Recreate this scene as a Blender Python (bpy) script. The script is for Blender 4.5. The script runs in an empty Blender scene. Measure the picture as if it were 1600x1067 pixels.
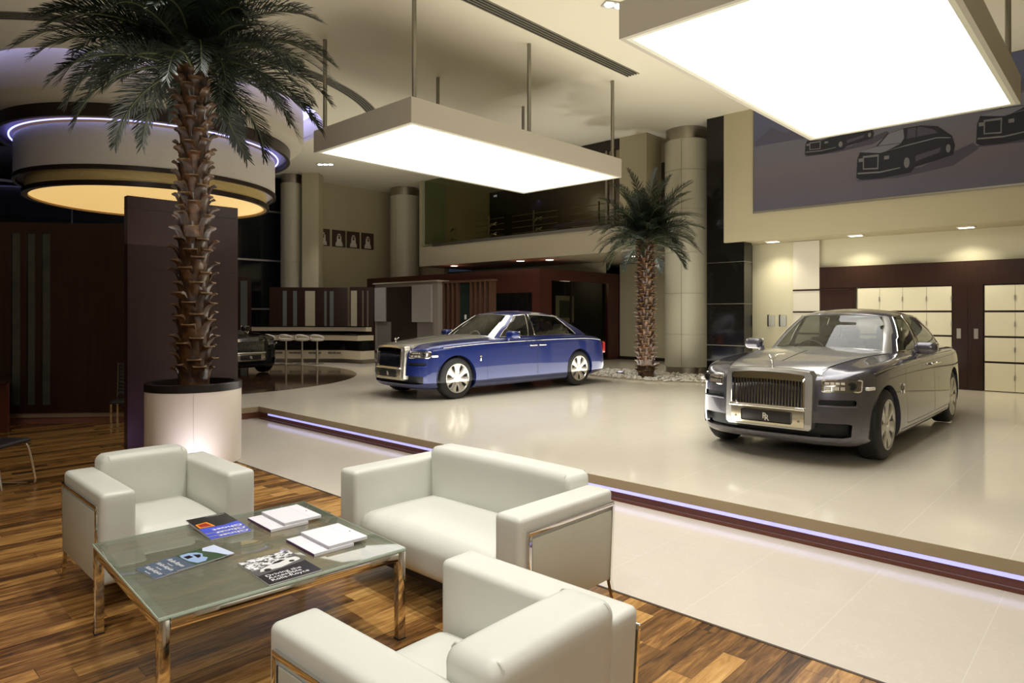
import bpy, bmesh, math, random
from math import sin, cos, pi, radians, sqrt, atan2
from mathutils import Vector, Matrix
S = bpy.context.scene
COL = S.collection

# ---------------------------------------------------------------- camera, world, exposure
cam_d = bpy.data.cameras.new('camera'); cam = bpy.data.objects.new('camera', cam_d); COL.objects.link(cam)
cam.location = (0, 0, 1.72); cam.rotation_euler = (radians(90), 0, radians(43.24))
cam_d.sensor_width = 36; cam_d.lens = 23.4; cam_d.shift_y = -0.0272; cam_d.clip_start = 0.05; cam_d.clip_end = 200
S.camera = cam
S.view_settings.view_transform = 'Standard'; S.view_settings.look = 'None'
S.view_settings.gamma = 1; S.view_settings.use_curve_mapping = False; S.view_settings.exposure = 0.0
try:
    S.cycles.max_bounces = 10; S.cycles.diffuse_bounces = 6; S.cycles.glossy_bounces = 4
    S.cycles.transparent_max_bounces = 12; S.cycles.use_denoising = True
    S.cycles.sample_clamp_indirect = 6; S.cycles.caustics_reflective = False; S.cycles.caustics_refractive = False
except Exception: pass
wd = bpy.data.worlds.new('night'); S.world = wd; wd.use_nodes = True
wd.node_tree.nodes['Background'].inputs[0].default_value = (0.05, 0.07, 0.12, 1)
wd.node_tree.nodes['Background'].inputs[1].default_value = 0.3

CEIL = 6.5; UP = 0.19; PZ = 4.52      # ceiling, showroom floor level, light panel level
def lamp(name, kind, loc, power, color=(1, .93, .82), target=None, size=.1, angle=70, blend=.6, sx=None, sy=None):
    L = bpy.data.lights.new(name, kind); L.energy = power; L.color = color
    o = bpy.data.objects.new(name, L); COL.objects.link(o); o.location = loc
    if kind == 'SPOT': L.spot_size = radians(angle); L.spot_blend = blend; L.shadow_soft_size = size
    elif kind == 'POINT': L.shadow_soft_size = size
    elif kind == 'AREA':
        L.shape = 'RECTANGLE'; L.size = sx; L.size_y = sy
    if target is not None:
        d = Vector(target) - Vector(loc); o.rotation_euler = d.to_track_quat('-Z', 'Y').to_euler()
    return o
WARM = (1, .92, .74); NEU = (1, .985, .94); VIO = (.55, .55, 1)
# the ceiling spots over the lounge and the showroom floor (fixtures are built further down at these places)
SPOTS = [  # x, y, target x, target y, power, angle
    (-3.2, 2.9, -3.0, 2.6, 620, 62), (-6.6, 2.2, -5.2, 1.9, 380, 60), (-1.0, 3.6, -1.0, 3.4, 620, 72), (-5.85, 8.65, -6.0, 8.8, 700, 80),
    (-1.6, -.8, -2.4, 1.2, 300, 65), (-6.2, 4.6, -6.2, 6.0, 520, 85), (-18.9, 11.4, -18.6, 11.2, 500, 75), (-12.6, 12.2, -12.9, 12.6, 380, 90)]
# added area lamps without fixtures, standing in for the hall's indirect light
lamp('ceiling_fill', 'AREA', (-6.2, 10.2, .5), 430, (1, .96, .84), (-6.2, 10.2, 9), sx=6, sy=8)
lamp('ceiling_fill', 'AREA', (-6.0, 1.5, 2.6), 70, (1, .95, .86), (-6.0, 1.5, 9), sx=7, sy=5)
lamp('ceiling_fill', 'AREA', (-15.5, 11.0, 2.9), 90, (1, .94, .78), (-15.5, 11, 9), sx=5, sy=5)
lamp('hall_fill', 'AREA', (2.6, -3.2, 4.6), 230, (1, .98, .93), (-5.5, 10, 1.2), sx=4, sy=3)  # added fill from behind the camera, no fixture belongs to it
lamp('mezzanine_fill', 'POINT', (-14, 17.6, 5.6), 45, (1, .8, .55), size=.3)  # added point fill to brighten the mezzanine interior, no fixture
for x, y, tx, ty, p, a in SPOTS:
    lamp('ceiling_spot_light', 'SPOT', (x, y, CEIL - .06), p, NEU, (tx, ty, 0), .12, a, .8)

# ---------------------------------------------------------------- materials
MATS = {}
def mat(name, color=(.8, .8, .8), rough=.5, metal=0., coat=0., emit=None, es=0., spec=.5, alpha=None, trans=0., ior=1.45):
    if name in MATS: return MATS[name]
    m = bpy.data.materials.new(name); m.use_nodes = True
    b = m.node_tree.nodes['Principled BSDF']
    b.inputs['Base Color'].default_value = (*color, 1); b.inputs['Roughness'].default_value = rough
    b.inputs['Metallic'].default_value = metal; b.inputs['Coat Weight'].default_value = coat
    b.inputs['Coat Roughness'].default_value = .04
    b.inputs['Specular IOR Level'].default_value = spec; b.inputs['IOR'].default_value = ior
    b.inputs['Transmission Weight'].default_value = trans
    if emit: b.inputs['Emission Color'].default_value = (*emit, 1); b.inputs['Emission Strength'].default_value = es
    MATS[name] = m; return m
class NT:
    def __init__(s, m): s.t = m.node_tree; s.b = s.t.nodes['Principled BSDF']
    def n(s, typ, **k):
        o = s.t.nodes.new(typ)
        for a, v in k.items(): setattr(o, a, v)
        return o
    def l(s, a, b): s.t.links.new(a, b)
    def val(s, inp, v):
        if hasattr(v, 'is_output') or isinstance(v, bpy.types.NodeSocket): s.l(v, inp)
        else: inp.default_value = v
    def m(s, op, a, b=0., c=0.):
        o = s.n('ShaderNodeMath', operation=op); s.val(o.inputs[0], a); s.val(o.inputs[1], b); s.val(o.inputs[2], c); return o.outputs[0]
    def pos(s):
        g = s.n('ShaderNodeNewGeometry'); x = s.n('ShaderNodeSeparateXYZ'); s.l(g.outputs['Position'], x.inputs[0]); return g.outputs['Position'], x.outputs
    def opos(s):
        g = s.n('ShaderNodeTexCoord'); x = s.n('ShaderNodeSeparateXYZ'); s.l(g.outputs['Object'], x.inputs[0]); return g.outputs['Object'], x.outputs
    def comb(s, x, y, z):
        o = s.n('ShaderNodeCombineXYZ'); s.val(o.inputs[0], x); s.val(o.inputs[1], y); s.val(o.inputs[2], z); return o.outputs[0]
    def noise(s, vec, scale, detail=4., rough=.5, dist=0.):
        o = s.n('ShaderNodeTexNoise'); s.l(vec, o.inputs['Vector']); o.inputs['Scale'].default_value = scale
        o.inputs['Detail'].default_value = detail; o.inputs['Roughness'].default_value = rough; o.inputs['Distortion'].default_value = dist; return o.outputs['Fac']
    def white(s, vec):
        o = s.n('ShaderNodeTexWhiteNoise', noise_dimensions='3D'); s.l(vec, o.inputs['Vector']); return o.outputs['Value']
    def ramp(s, f, stops):
        o = s.n('ShaderNodeValToRGB'); s.l(f, o.inputs[0]); r = o.color_ramp
        while len(r.elements) < len(stops): r.elements.new(.5)
        for e, (p, c) in zip(r.elements, stops): e.position = p; e.color = (*c, 1)
        return o.outputs[0]
    def mix(s, f, a, b, mode='MIX'):
        o = s.n('ShaderNodeMix', data_type='RGBA', blend_type=mode); s.val(o.inputs[0], f)
        for i, v in ((6, a), (7, b)):
            if isinstance(v, tuple): o.inputs[i].default_value = (*v, 1)
            else: s.l(v, o.inputs[i])
        return o.outputs[2]
    def bump(s, h, dist=.01, strength=.3):
        o = s.n('ShaderNodeBump'); o.inputs['Distance'].default_value = dist; o.inputs['Strength'].default_value = strength
        s.l(h, o.inputs['Height']); s.l(o.outputs[0], s.b.inputs['Normal'])
def planks(name, cols, wid, leng, along, rough=.22, seam=.03, grain=1., rvar=True):
    m = mat(name, cols[1], rough); N = NT(m); P, X = N.pos()
    u, v = (X[1], X[0]) if along == 'Y' else (X[0], X[1])
    row = N.m('FLOOR', N.m('DIVIDE', v, wid)); off = N.m('MULTIPLY', N.white(N.comb(row, 3.3, 1.7)), leng * 3.7)
    q = N.m('DIVIDE', N.m('ADD', u, off), leng); colm = N.m('FLOOR', q)
    rnd = N.white(N.comb(row, colm, 7.1))
    gv = N.comb(N.m('MULTIPLY', u, 1.6), N.m('MULTIPLY', v, 13.), N.m('MULTIPLY', rnd, 40.))
    g = N.noise(gv, 1.6, 6, .62, .9); g2 = N.noise(N.comb(N.m('MULTIPLY', u, 5.), N.m('MULTIPLY', v, 110.), rnd), 1., 3)
    f = N.m('ADD', N.m('MULTIPLY', rnd, .62), N.m('MULTIPLY', N.m('SUBTRACT', g, .5), 1.5 * grain)); f = N.m('ADD', f, N.m('MULTIPLY', N.m('SUBTRACT', g2, .5), .35)); f = N.m('ADD', f, .14)
    c = N.ramp(f, [(0., cols[0]), (.38, cols[1]), (.68, cols[2]), (1., cols[3])])
    fr = N.m('FRACT', N.m('DIVIDE', v, wid)); s1 = N.m('LESS_THAN', fr, seam); fq = N.m('FRACT', q); s2 = N.m('LESS_THAN', fq, .003)
    c = N.mix(N.m('MULTIPLY', N.m('MAXIMUM', s1, s2), .6), c, tuple(a * .35 for a in cols[0]))
    N.l(c, N.b.inputs['Base Color'])
    return m
def tiles(name, a, b, size, x0, y0, rough, seamcol):
    m = mat(name, a, rough); N = NT(m); P, X = N.pos()
    fx = N.m('FRACT', N.m('DIVIDE', N.m('SUBTRACT', X[0], x0), size[0])); fy = N.m('FRACT', N.m('DIVIDE', N.m('SUBTRACT', X[1], y0), size[1]))
    ix = N.m('FLOOR', N.m('DIVIDE', N.m('SUBTRACT', X[0], x0), size[0])); iy = N.m('FLOOR', N.m('DIVIDE', N.m('SUBTRACT', X[1], y0), size[1]))
    rnd = N.white(N.comb(ix, iy, 2.))
    n1 = N.noise(P, 1.3, 6, .6, .6); n2 = N.noise(P, 5., 6, .65, 1.5)
    c = N.mix(N.m('ADD', N.m('MULTIPLY', n1, .8), N.m('MULTIPLY', rnd, .25)), a, b)
    vein = N.m('LESS_THAN', N.m('ABSOLUTE', N.m('SUBTRACT', n2, .5)), .006)
    c = N.mix(N.m('MULTIPLY', vein, .18), c, (.92, .89, .83))
    s = N.m('MAXIMUM', N.m('LESS_THAN', fx, .0045 / size[0]), N.m('MULTIPLY', N.m('LESS_THAN', fy, .003 / size[1]), .6))
    c = N.mix(N.m('MULTIPLY', s, .75), c, seamcol); N.l(c, N.b.inputs['Base Color'])
    return m
def varied(name, a, b, scale, rough=.5, bump=0., metal=0., coat=0., stretch=(1, 1, 1), detail=4):
    m = mat(name, a, rough, metal, coat); N = NT(m); P, X = N.opos()
    v = N.comb(N.m('MULTIPLY', X[0], stretch[0]), N.m('MULTIPLY', X[1], stretch[1]), N.m('MULTIPLY', X[2], stretch[2]))
    f = N.noise(v, scale, detail); N.l(N.mix(f, a, b), N.b.inputs['Base Color'])
    if bump: N.bump(f, bump, .5)
    return m
def glass(name, tint=(.6, .65, .62), ior=1.5, rough=.02, gmix=1.):
    if name in MATS: return MATS[name]
    m = bpy.data.materials.new(name); m.use_nodes = True; t = m.node_tree; t.nodes.clear()
    o = t.nodes.new('ShaderNodeOutputMaterial'); mx = t.nodes.new('ShaderNodeMixShader'); tr = t.nodes.new('ShaderNodeBsdfTransparent')
    gl = t.nodes.new('ShaderNodeBsdfGlossy'); fr = t.nodes.new('ShaderNodeFresnel')
    tr.inputs[0].default_value = (*tint, 1); gl.inputs['Roughness'].default_value = rough; fr.inputs[0].default_value = ior
    gl.inputs[0].default_value = (gmix, gmix, gmix, 1)
    ge = t.nodes.new('ShaderNodeNewGeometry'); iv = t.nodes.new('ShaderNodeMath'); iv.operation = 'SUBTRACT'; iv.inputs[0].default_value = 1; ml = t.nodes.new('ShaderNodeMath'); ml.operation = 'MULTIPLY'
    t.links.new(ge.outputs['Backfacing'], iv.inputs[1]); t.links.new(fr.outputs[0], ml.inputs[0]); t.links.new(iv.outputs[0], ml.inputs[1]); t.links.new(ml.outputs[0], mx.inputs[0]); t.links.new(tr.outputs[0], mx.inputs[1]); t.links.new(gl.outputs[0], mx.inputs[2]); t.links.new(mx.outputs[0], o.inputs[0])
    MATS[name] = m; return m
WOOD = planks('oiled walnut planks', [(.055, .024, .008), (.215, .100, .030), (.46, .24, .070), (.66, .40, .145)], .118, 1.15, 'Y', .24)
TILE_UP = tiles('cream polished stone', (.69, .63, .505), (.76, .70, .58), (.63, .63), -1.84, 5.16, .09, (.88, .84, .74))
TILE_LO = tiles('pinkish cream polished stone', (.62, .56, .485), (.69, .63, .55), (.66, .84), -.6, 3.46, .13, (.76, .71, .63))
DISC = planks('dark oak floor disc', [(.040, .024, .014), (.062, .037, .021), (.085, .052, .030), (.11, .07, .042)], .14, 1.3, 'Y', .07)
CREAM = varied('cream painted plaster', (.40, .35, .225), (.43, .375, .245), 1.5, .7)
CREAM2 = mat('light cream plaster', (.58, .54, .38), .6)
CEILM = mat('cream ceiling paint', (.72, .67, .54), .85)
DARKW = varied('dark wenge veneer', (.022, .010, .007), (.040, .018, .012), 3., .22, stretch=(6, 6, .6))
REDW = varied('reddish mahogany veneer', (.065, .018, .010), (.105, .032, .018), 3., .3, stretch=(5, 5, .5))
SLABM = varied('aubergine wenge veneer', (.026, .013, .013), (.040, .020, .019), 4., .28, stretch=(8, 8, .5))
BLACK = mat('black gloss panel', (.008, .007, .006), .08)
MATT = mat('matt black', (.006, .006, .006), .6)
CHROME = mat('polished chrome', (.82, .80, .76), .08, 1.)
STEEL = mat('brushed steel', (.42, .38, .31), .32, 1.)
DSTEEL = mat('dull steel rail', (.30, .28, .23), .4, 1.)
LEATH = varied('cream white leather', (.62, .625, .57), (.66, .665, .61), 7., .40, .006)
LEATHP = varied('beige leather side panel', (.47, .46, .38), (.51, .50, .41), 14., .5)
COLM = mat('cream column cladding', (.47, .44, .33), .34)
WHITE = mat('white lacquer', (.78, .75, .68), .25)
PANELW = mat('greige painted frame', (.50, .46, .38), .55)
PLANT = mat('cream white planter lacquer', (.74, .68, .60), .3)

# ---------------------------------------------------------------- mesh helpers
def new(): return bmesh.new()
def finish(bm, ang=35):
    bmesh.ops.recalc_face_normals(bm, faces=bm.faces)
    for f in bm.faces: f.smooth = True
    for e in bm.edges:
        if len(e.link_faces) == 2: e.smooth = e.calc_face_angle(0) < radians(ang)
def obj(name, bm, m, parent=None, ang=35, recalc=True, loc=None):
    if recalc: finish(bm, ang)
    me = bpy.data.meshes.new(name); bm.to_mesh(me); bm.free()
    for x in (m if isinstance(m, (list, tuple)) else [m]): me.materials.append(x)
    o = bpy.data.objects.new(name, me); COL.objects.link(o)
    if parent: o.parent = parent
    if loc: o.location = loc
    return o
def tag(o, label=None, cat=None, group=None, kind=None):
    if label: o['label'] = label
    if cat: o['category'] = cat
    if group: o['group'] = group
    if kind: o['kind'] = kind
    return o
def thing(name, label, cat, loc=(0, 0, 0), rz=0, group=None):
    o = bpy.data.objects.new(name, None); COL.objects.link(o); o.location = loc; o.rotation_euler = (0, 0, rz); o.empty_display_size = .2
    return tag(o, label, cat, group)
def struct(name, bm, m, parent=None, label=None):
    o = obj(name, bm, m, parent); o['kind'] = 'structure'
    if label: o['label'] = label
    return o
def copy_tree(o, parent=None):
    c = o.copy(); COL.objects.link(c); c.parent = parent
    for ch in list(o.children): copy_tree(ch, c)
    return c
def bx(bm, x0, x1, y0, y1, z0, z1, bev=0, seg=2, mi=0):
    r = bmesh.ops.create_cube(bm, size=1, matrix=Matrix.Translation(((x0 + x1) / 2, (y0 + y1) / 2, (z0 + z1) / 2)) @ Matrix.Diagonal((abs(x1 - x0), abs(y1 - y0), abs(z1 - z0), 1)))
    vs = r['verts']; fs = list({f for v in vs for f in v.link_faces})
    for f in fs: f.material_index = mi
    if bev: bmesh.ops.bevel(bm, geom=list({e for v in vs for e in v.link_edges}), offset=bev, segments=seg, affect='EDGES', profile=.5)
    return bm
def B(*a, **k): return bx(new(), *a, **k)
def soft(bm, x0, x1, y0, y1, z0, z1, r=.05, n=14, top=0., front=0., mi=0):
    """rounded cushion box; top / front bulge"""
    c = Vector(((x0 + x1) / 2, (y0 + y1) / 2, (z0 + z1) / 2)); h = Vector(((x1 - x0) / 2, (y1 - y0) / 2, (z1 - z0) / 2))
    t = new(); bmesh.ops.create_cube(t, size=2); bmesh.ops.subdivide_edges(t, edges=t.edges, cuts=n, use_grid_fill=True)
    rr = [min(r, a * .98) for a in h]
    for v in t.verts:
        p = Vector([a * b for a, b in zip(v.co, h)])
        # push grid lines to the rim so that the rounding is well sampled
        for k in range(3):
            a = v.co[k]; s = 1 if a > 0 else -1; a = abs(a); inner = (h[k] - rr[k]) / h[k]
            p[k] = s * h[k] * (a / .6 * inner if a < .6 else inner + (a - .6) / .4 * (1 - inner))
        q = Vector([max(-(h[k] - rr[k]), min(h[k] - rr[k], p[k])) for k in range(3)]); d = p - q
        if d.length > 1e-9:
            dn = Vector([d[k] / rr[k] for k in range(3)]); m_ = max(abs(a) for a in dn); dn = dn.normalized() * min(1, m_)
            d = Vector([dn[k] * rr[k] for k in range(3)])
        p = q + d; bx_, by_, bz_ = p[0] / h[0], p[1] / h[1], p[2] / h[2]
        if top and bz_ > 0: p[2] += top * bz_ * max(0, 1 - bx_ ** 4) * max(0, 1 - by_ ** 2)
        if front and by_ < 0: p[1] += front * by_ * max(0, 1 - bx_ ** 4) * max(0, 1 - bz_ ** 2)
        v.co = c + p
    for f in t.faces: f.material_index = mi
    me = bpy.data.meshes.new('t'); t.to_mesh(me); t.free(); bm.from_mesh(me); bpy.data.meshes.remove(me); return bm
def tube(bm, pts, r, seg=8, closed=False, mi=0, caps=True):
    P = [Vector(p) for p in pts]; n = len(P); rings = []; up = None
    R = r if isinstance(r, (list, tuple)) else [r] * n
    for i in range(n):
        if closed: d = P[(i + 1) % n] - P[i - 1]
        else: d = P[min(i + 1, n - 1)] - P[max(i - 1, 0)]
        d.normalize()
        if up is None: up = Vector((0, 0, 1)) if abs(d.z) < .9 else Vector((1, 0, 0))
        a = d.cross(up).normalized(); b = a.cross(d).normalized(); up = b
        rings.append([bm.verts.new(P[i] + a * cos(2 * pi * k / seg) * R[i] + b * sin(2 * pi * k / seg) * R[i]) for k in range(seg)])
    m = n if closed else n - 1
    for i in range(m):
        A, C = rings[i], rings[(i + 1) % n]
        for k in range(seg):
            f = bm.faces.new((A[k], A[(k + 1) % seg], C[(k + 1) % seg], C[k])); f.material_index = mi
    if not closed and caps:
        for g in (rings[0], rings[-1]):
            f = bm.faces.new(g); f.material_index = mi
    return bm
def lathe(bm, prof, c=(0, 0, 0), seg=48, mi=0, axis='Z', a0=0, a1=2 * pi, closed_prof=False):
    full = abs(a1 - a0 - 2 * pi) < 1e-6; n = seg if full else seg + 1; rings = []
    for k in range(n):
        t = a0 + (a1 - a0) * k / seg; ring = []
        for r, z in prof:
            if axis == 'Z': p = (c[0] + r * cos(t), c[1] + r * sin(t), c[2] + z)
            elif axis == 'Y': p = (c[0] + r * cos(t), c[1] + z, c[2] + r * sin(t))
            else: p = (c[0] + z, c[1] + r * cos(t), c[2] + r * sin(t))
            ring.append(bm.verts.new(p))
        rings.append(ring)
    m = len(prof) if closed_prof else len(prof) - 1
    for k in range(seg):
        A, C = rings[k], rings[(k + 1) % n] if full else rings[k + 1]
        for j in range(m):
            j2 = (j + 1) % len(prof)
            try:
                f = bm.faces.new((A[j], C[j], C[j2], A[j2])); f.material_index = mi
            except ValueError: pass
    bmesh.ops.remove_doubles(bm, verts=bm.verts, dist=1e-5)
    return bm
def disc(bm, c, r, n=24, mi=0, axis='Z'):
    v = [bm.verts.new((c[0] + r * cos(2 * pi * k / n), c[1] + r * sin(2 * pi * k / n), c[2]) if axis == 'Z' else (c[0] + r * cos(2 * pi * k / n), c[1], c[2] + r * sin(2 * pi * k / n)) if axis == 'Y' else (c[0], c[1] + r * cos(2 * pi * k / n), c[2] + r * sin(2 * pi * k / n))) for k in range(n)]
    f = bm.faces.new(v); f.material_index = mi; return bm
def prism(bm, poly, z0, z1, axis='Z', mi=0):
    def P(a, b, c): return {'Z': (a, b, c), 'Y': (a, c, b), 'X': (c, a, b)}[axis]
    A = [bm.verts.new(P(x, y, z0)) for x, y in poly]; C = [bm.verts.new(P(x, y, z1)) for x, y in poly]; n = len(poly)
    fs = [bm.faces.new(A), bm.faces.new(C[::-1])] + [bm.faces.new((A[i], C[i], C[(i + 1) % n], A[(i + 1) % n])) for i in range(n)]
    for f in fs: f.material_index = mi
    return bm
def wall_strip(bm, pts, t, z0, z1, mi=0):
    """vertical wall of thickness t following plan polyline"""
    n = len(pts); L = []
    for i in range(n):
        a = Vector(pts[max(0, i - 1)]); b = Vector(pts[min(n - 1, i + 1)]); d = (b - a).normalized(); L.append(Vector((-d.y, d.x)) * t)
    poly = [tuple(p) for p in pts] + [tuple(Vector(pts[i]) + L[i]) for i in range(n - 1, -1, -1)]
    for i in range(n - 1):
        q = [poly[i], poly[i + 1], poly[2 * n - 2 - i], poly[2 * n - 1 - i]]; prism(bm, q, z0, z1, 'Z', mi)
    bmesh.ops.remove_doubles(bm, verts=bm.verts, dist=1e-5)
    inner = [f for f in bm.faces if sum(1 for g in bm.faces if g is not f and set(g.verts) == set(f.verts))]
    bmesh.ops.delete(bm, geom=inner, context='FACES')
    return bm
def catmull(P, n, closed=False):
    out = []; m = len(P); k = len(P[0])
    for i in range(m if closed else m - 1):
        g = [P[(i - 1) % m] if closed or i > 0 else tuple(2 * a - b for a, b in zip(P[0], P[1])), P[i], P[(i + 1) % m],
             P[(i + 2) % m] if closed or i + 2 < m else tuple(2 * a - b for a, b in zip(P[-1], P[-2]))]
        for s in range(n):
            t = s / n; out.append(tuple(.5 * (2 * g[1][j] + (g[2][j] - g[0][j]) * t + (2 * g[0][j] - 5 * g[1][j] + 4 * g[2][j] - g[3][j]) * t * t + (3 * g[1][j] - g[0][j] - 3 * g[2][j] + g[3][j]) * t ** 3) for j in range(k)))
    if not closed: out.append(tuple(P[-1]))
    return out
def interp(x, tab):
    if x <= tab[0][0]: return tab[0][1]
    for (a, p), (b, q) in zip(tab, tab[1:]):
        if x <= b: t = (x - a) / (b - a); return p + (q - p) * t
    return tab[-1][1]
def sinterp(x, tab):
    """monotone smooth interpolation (pchip-like)"""
    xs = [a for a, _ in tab]; ys = [b for _, b in tab]; n = len(xs)
    if x <= xs[0]: return ys[0]
    if x >= xs[-1]: return ys[-1]
    i = max(k for k in range(n - 1) if xs[k] <= x); d = [(ys[k + 1] - ys[k]) / (xs[k + 1] - xs[k]) for k in range(n - 1)]
    def mm(k):
        if k == 0: return d[0]
        if k == n - 1: return d[-1]
        return 0 if d[k - 1] * d[k] <= 0 else 2 * d[k - 1] * d[k] / (d[k - 1] + d[k])
    h = xs[i + 1] - xs[i]; t = (x - xs[i]) / h
    return (2 * t ** 3 - 3 * t * t + 1) * ys[i] + (t ** 3 - 2 * t * t + t) * h * mm(i) + (-2 * t ** 3 + 3 * t * t) * ys[i + 1] + (t ** 3 - t * t) * h * mm(i + 1)
def text(name, s, size, m, parent, loc, rot, depth=.0008, bold=False, sx=1., align='LEFT', shear=0., spacing=1.):
    c = bpy.data.curves.new(name, 'FONT'); c.body = s; c.size = size; c.extrude = depth; c.align_x = align; c.shear = shear; c.space_line = .8; c.space_character = spacing
    if bold: c.offset = size * .018
    o = bpy.data.objects.new('tmp', c); COL.objects.link(o); dg = bpy.context.evaluated_depsgraph_get()
    me = bpy.data.meshes.new_from_object(o.evaluated_get(dg)); bpy.data.objects.remove(o)
    me.materials.clear(); me.materials.append(m)
    q = bpy.data.objects.new(name, me); COL.objects.link(q); q.location = loc; q.rotation_euler = rot; q.scale = (sx, 1, 1)
    if parent: q.parent = parent
    return q
def grid_mesh(bm, rows, mi=0, flip=False):
    V = [[bm.verts.new(p) for p in r] for r in rows]
    for a, b in zip(V, V[1:]):
        for i in range(len(a) - 1):
            q = (a[i], a[i + 1], b[i + 1], b[i])
            f = bm.faces.new(q if not flip else q[::-1]); f.material_index = mi
    return V
# ================================================================ SETTING
RB = [(3.9, 5.14), (-10.55, 5.14), (-10.55, 4.62), (-11.0, 4.1), (-11.67, 3.4), (-12.3, 2.65), (-12.85, 2.0), (-13.6, .9), (-14.2, -.3), (-14.8, -2), (-15.2, -6.9)]
def inset(P, d):
    out = []
    for i in range(len(P)):
        a = Vector(P[max(0, i - 1)]); c = Vector(P[min(len(P) - 1, i + 1)]); p = Vector(P[i])
        if 0 < i < len(P) - 1:
            d1 = (p - a).normalized(); d2 = (c - p).normalized(); n1 = Vector((d1.y, -d1.x)); n2 = Vector((d2.y, -d2.x)); n = (n1 + n2); n = n / max(.3, n.dot(n1)) if n.length > 1e-6 else n1
        else: dd = (c - a).normalized(); n = Vector((dd.y, -dd.x))
        out.append(tuple(p + n * d))
    return out
bm = B(-16, 3.9, -6.9, 3.44, -.12, 0); struct('floor', bm, WOOD, label='brown plank wood floor of the lounge')
bm = B(-16, 3.9, 3.44, 5.3, -.12, 0); struct('floor', bm, TILE_LO, label='pinkish cream stone floor strip below the step')
bm = B(-10.5, 3.9, 3.43, 3.448, -.05, .003); struct('trim_1', bm, mat('dark floor joint', (.06, .035, .02), .5))
bm = new(); prism(bm, RB + [(-23.9, -6.9), (-23.9, 21.9), (3.9, 21.9)], .105, UP); struct('floor', bm, TILE_UP, label='raised cream stone showroom floor')
bm = new(); prism(bm, inset(RB, .07) + [(-23.8, -6.8), (-23.8, 21.8), (3.9, 21.8)], 0.0, .105)
struct('trim_2', bm, varied('glossy mahogany riser', (.22, .09, .06), (.34, .15, .10), 2, .14, stretch=(.6, .6, 8)), label='glossy wooden riser under the stone edge')
NOSE = varied('brown stone nosing', (.30, .23, .135), (.36, .28, .17), 2.2, .4)
bm = new()
for (a, b) in zip(RB, RB[1:]):
    d = (Vector(b) - Vector(a)).normalized(); n = Vector((-d.y, d.x)) * -.012
    a2, b2 = Vector(a) - n, Vector(b) - n
    prism(bm, [tuple(Vector(a)), tuple(Vector(b)), tuple(b2), tuple(a2)], .108, UP + .0015)
struct('trim_3', bm, NOSE, label='brown stone nosing along the step')
bm = B(-10.5, 3.9, 5.105, 5.125, 0, .022); struct('trim_4', bm, mat('red wood foot strip', (.13, .04, .02), .3))
# wood disc in the showroom floor
DC = (-16.85, 5.85)
bm = new(); prism(bm, [(DC[0] + 4.46 * cos(2 * pi * k / 96), DC[1] + 4.46 * sin(2 * pi * k / 96)) for k in range(96)], UP + .0005, UP + .004)
struct('floor', bm, DISC, label='round dark oak inlay in the stone floor')

# ceiling with a round cove
CC = (-17.02, 5.70); RC = 3.85
def ceiling():
    bm = new(); x0, x1, y0, y1 = -24, 4, -7, 22; n = 96; L = []
    for k in range(n):
        a = 2 * pi * k / n; dx, dy = cos(a), sin(a); t = min(((x1 if dx > 0 else x0) - CC[0]) / dx if abs(dx) > 1e-9 else 1e9, ((y1 if dy > 0 else y0) - CC[1]) / dy if abs(dy) > 1e-9 else 1e9)
        L.append([(CC[0] + RC * dx, CC[1] + RC * dy), (CC[0] + t * dx, CC[1] + t * dy)])
    for z0, z1 in ((CEIL, CEIL + .12),):
        rings = []
        for k in range(n):
            (ax, ay), (bx_, by_) = L[k]; rings.append([bm.verts.new(p) for p in ((ax, ay, z0), (bx_, by_, z0), (bx_, by_, z1), (ax, ay, z1))])
        for k in range(n):
            A, C = rings[k], rings[(k + 1) % n]
            for j in range(4): bm.faces.new((A[j], C[j], C[(j + 1) % 4], A[(j + 1) % 4]))
    # fill the four corners left by the radial cut
    for cx, cy in ((x0, y0), (x1, y0), (x1, y1), (x0, y1)):
        near = sorted(range(n), key=lambda k: (L[k][1][0] - cx) ** 2 + (L[k][1][1] - cy) ** 2)[:8]
        ex = [L[k][1] for k in near if abs(L[k][1][1] - cy) < 1e-6]; ey = [L[k][1] for k in near if abs(L[k][1][0] - cx) < 1e-6]
        if ex and ey:
            a = min(ex, key=lambda p: abs(p[0] - cx)); b = min(ey, key=lambda p: abs(p[1] - cy)); prism(bm, [a, (cx, cy), b], CEIL, CEIL + .12)
    return bm
struct('ceiling', ceiling(), CEILM, label='flat cream ceiling with round cove')
bm = new(); lathe(bm, [(RC + .08, .1), (RC, .1), (RC, .62), (0.001, .62), (0.001, .7), (RC + .08, .7)], (CC[0], CC[1], CEIL), 96, closed_prof=True); struct('ceiling', bm, CEILM, label='round recess above the drum')
# walls
def wall(name, *a, m=CREAM, label=None): return struct(name, B(*a), m, label=label)
wall('wall_right', 3.9, 4.05, -6.9, 16.0, 0, CEIL, label='cream wall on the right')
wall('wall_front', -16, 4.05, -7.05, -6.9, 0, CEIL)
wall('wall_back', -6.97, 3.9, 16.12, 16.3, UP, 3.42, m=CREAM2, label='light cream wall under the soffit')
wall('wall_back', -7.255, 3.9, 15.15, 16.32, 3.42, CEIL, label='cream fascia wall carrying the mural')
wall('wall_back', -9.4, -6.98, 17.4, 17.6, UP, CEIL, m=MATT)
wall('wall_back', -12.78, -9.0, 18.92, 19.1, UP, 3.38, m=CREAM2, label='cream wall beside the office')
wall('wall_back', -21.55, -18.9, 16.4, 16.6, UP, CEIL)
wall('wall_left', -21.75, -21.6, 11.9, 19, UP, CEIL, label='cream wall with four portraits')
wall('wall_back', -21.6, -8, 20.4, 20.6, UP, CEIL, m=MATT)
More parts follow.
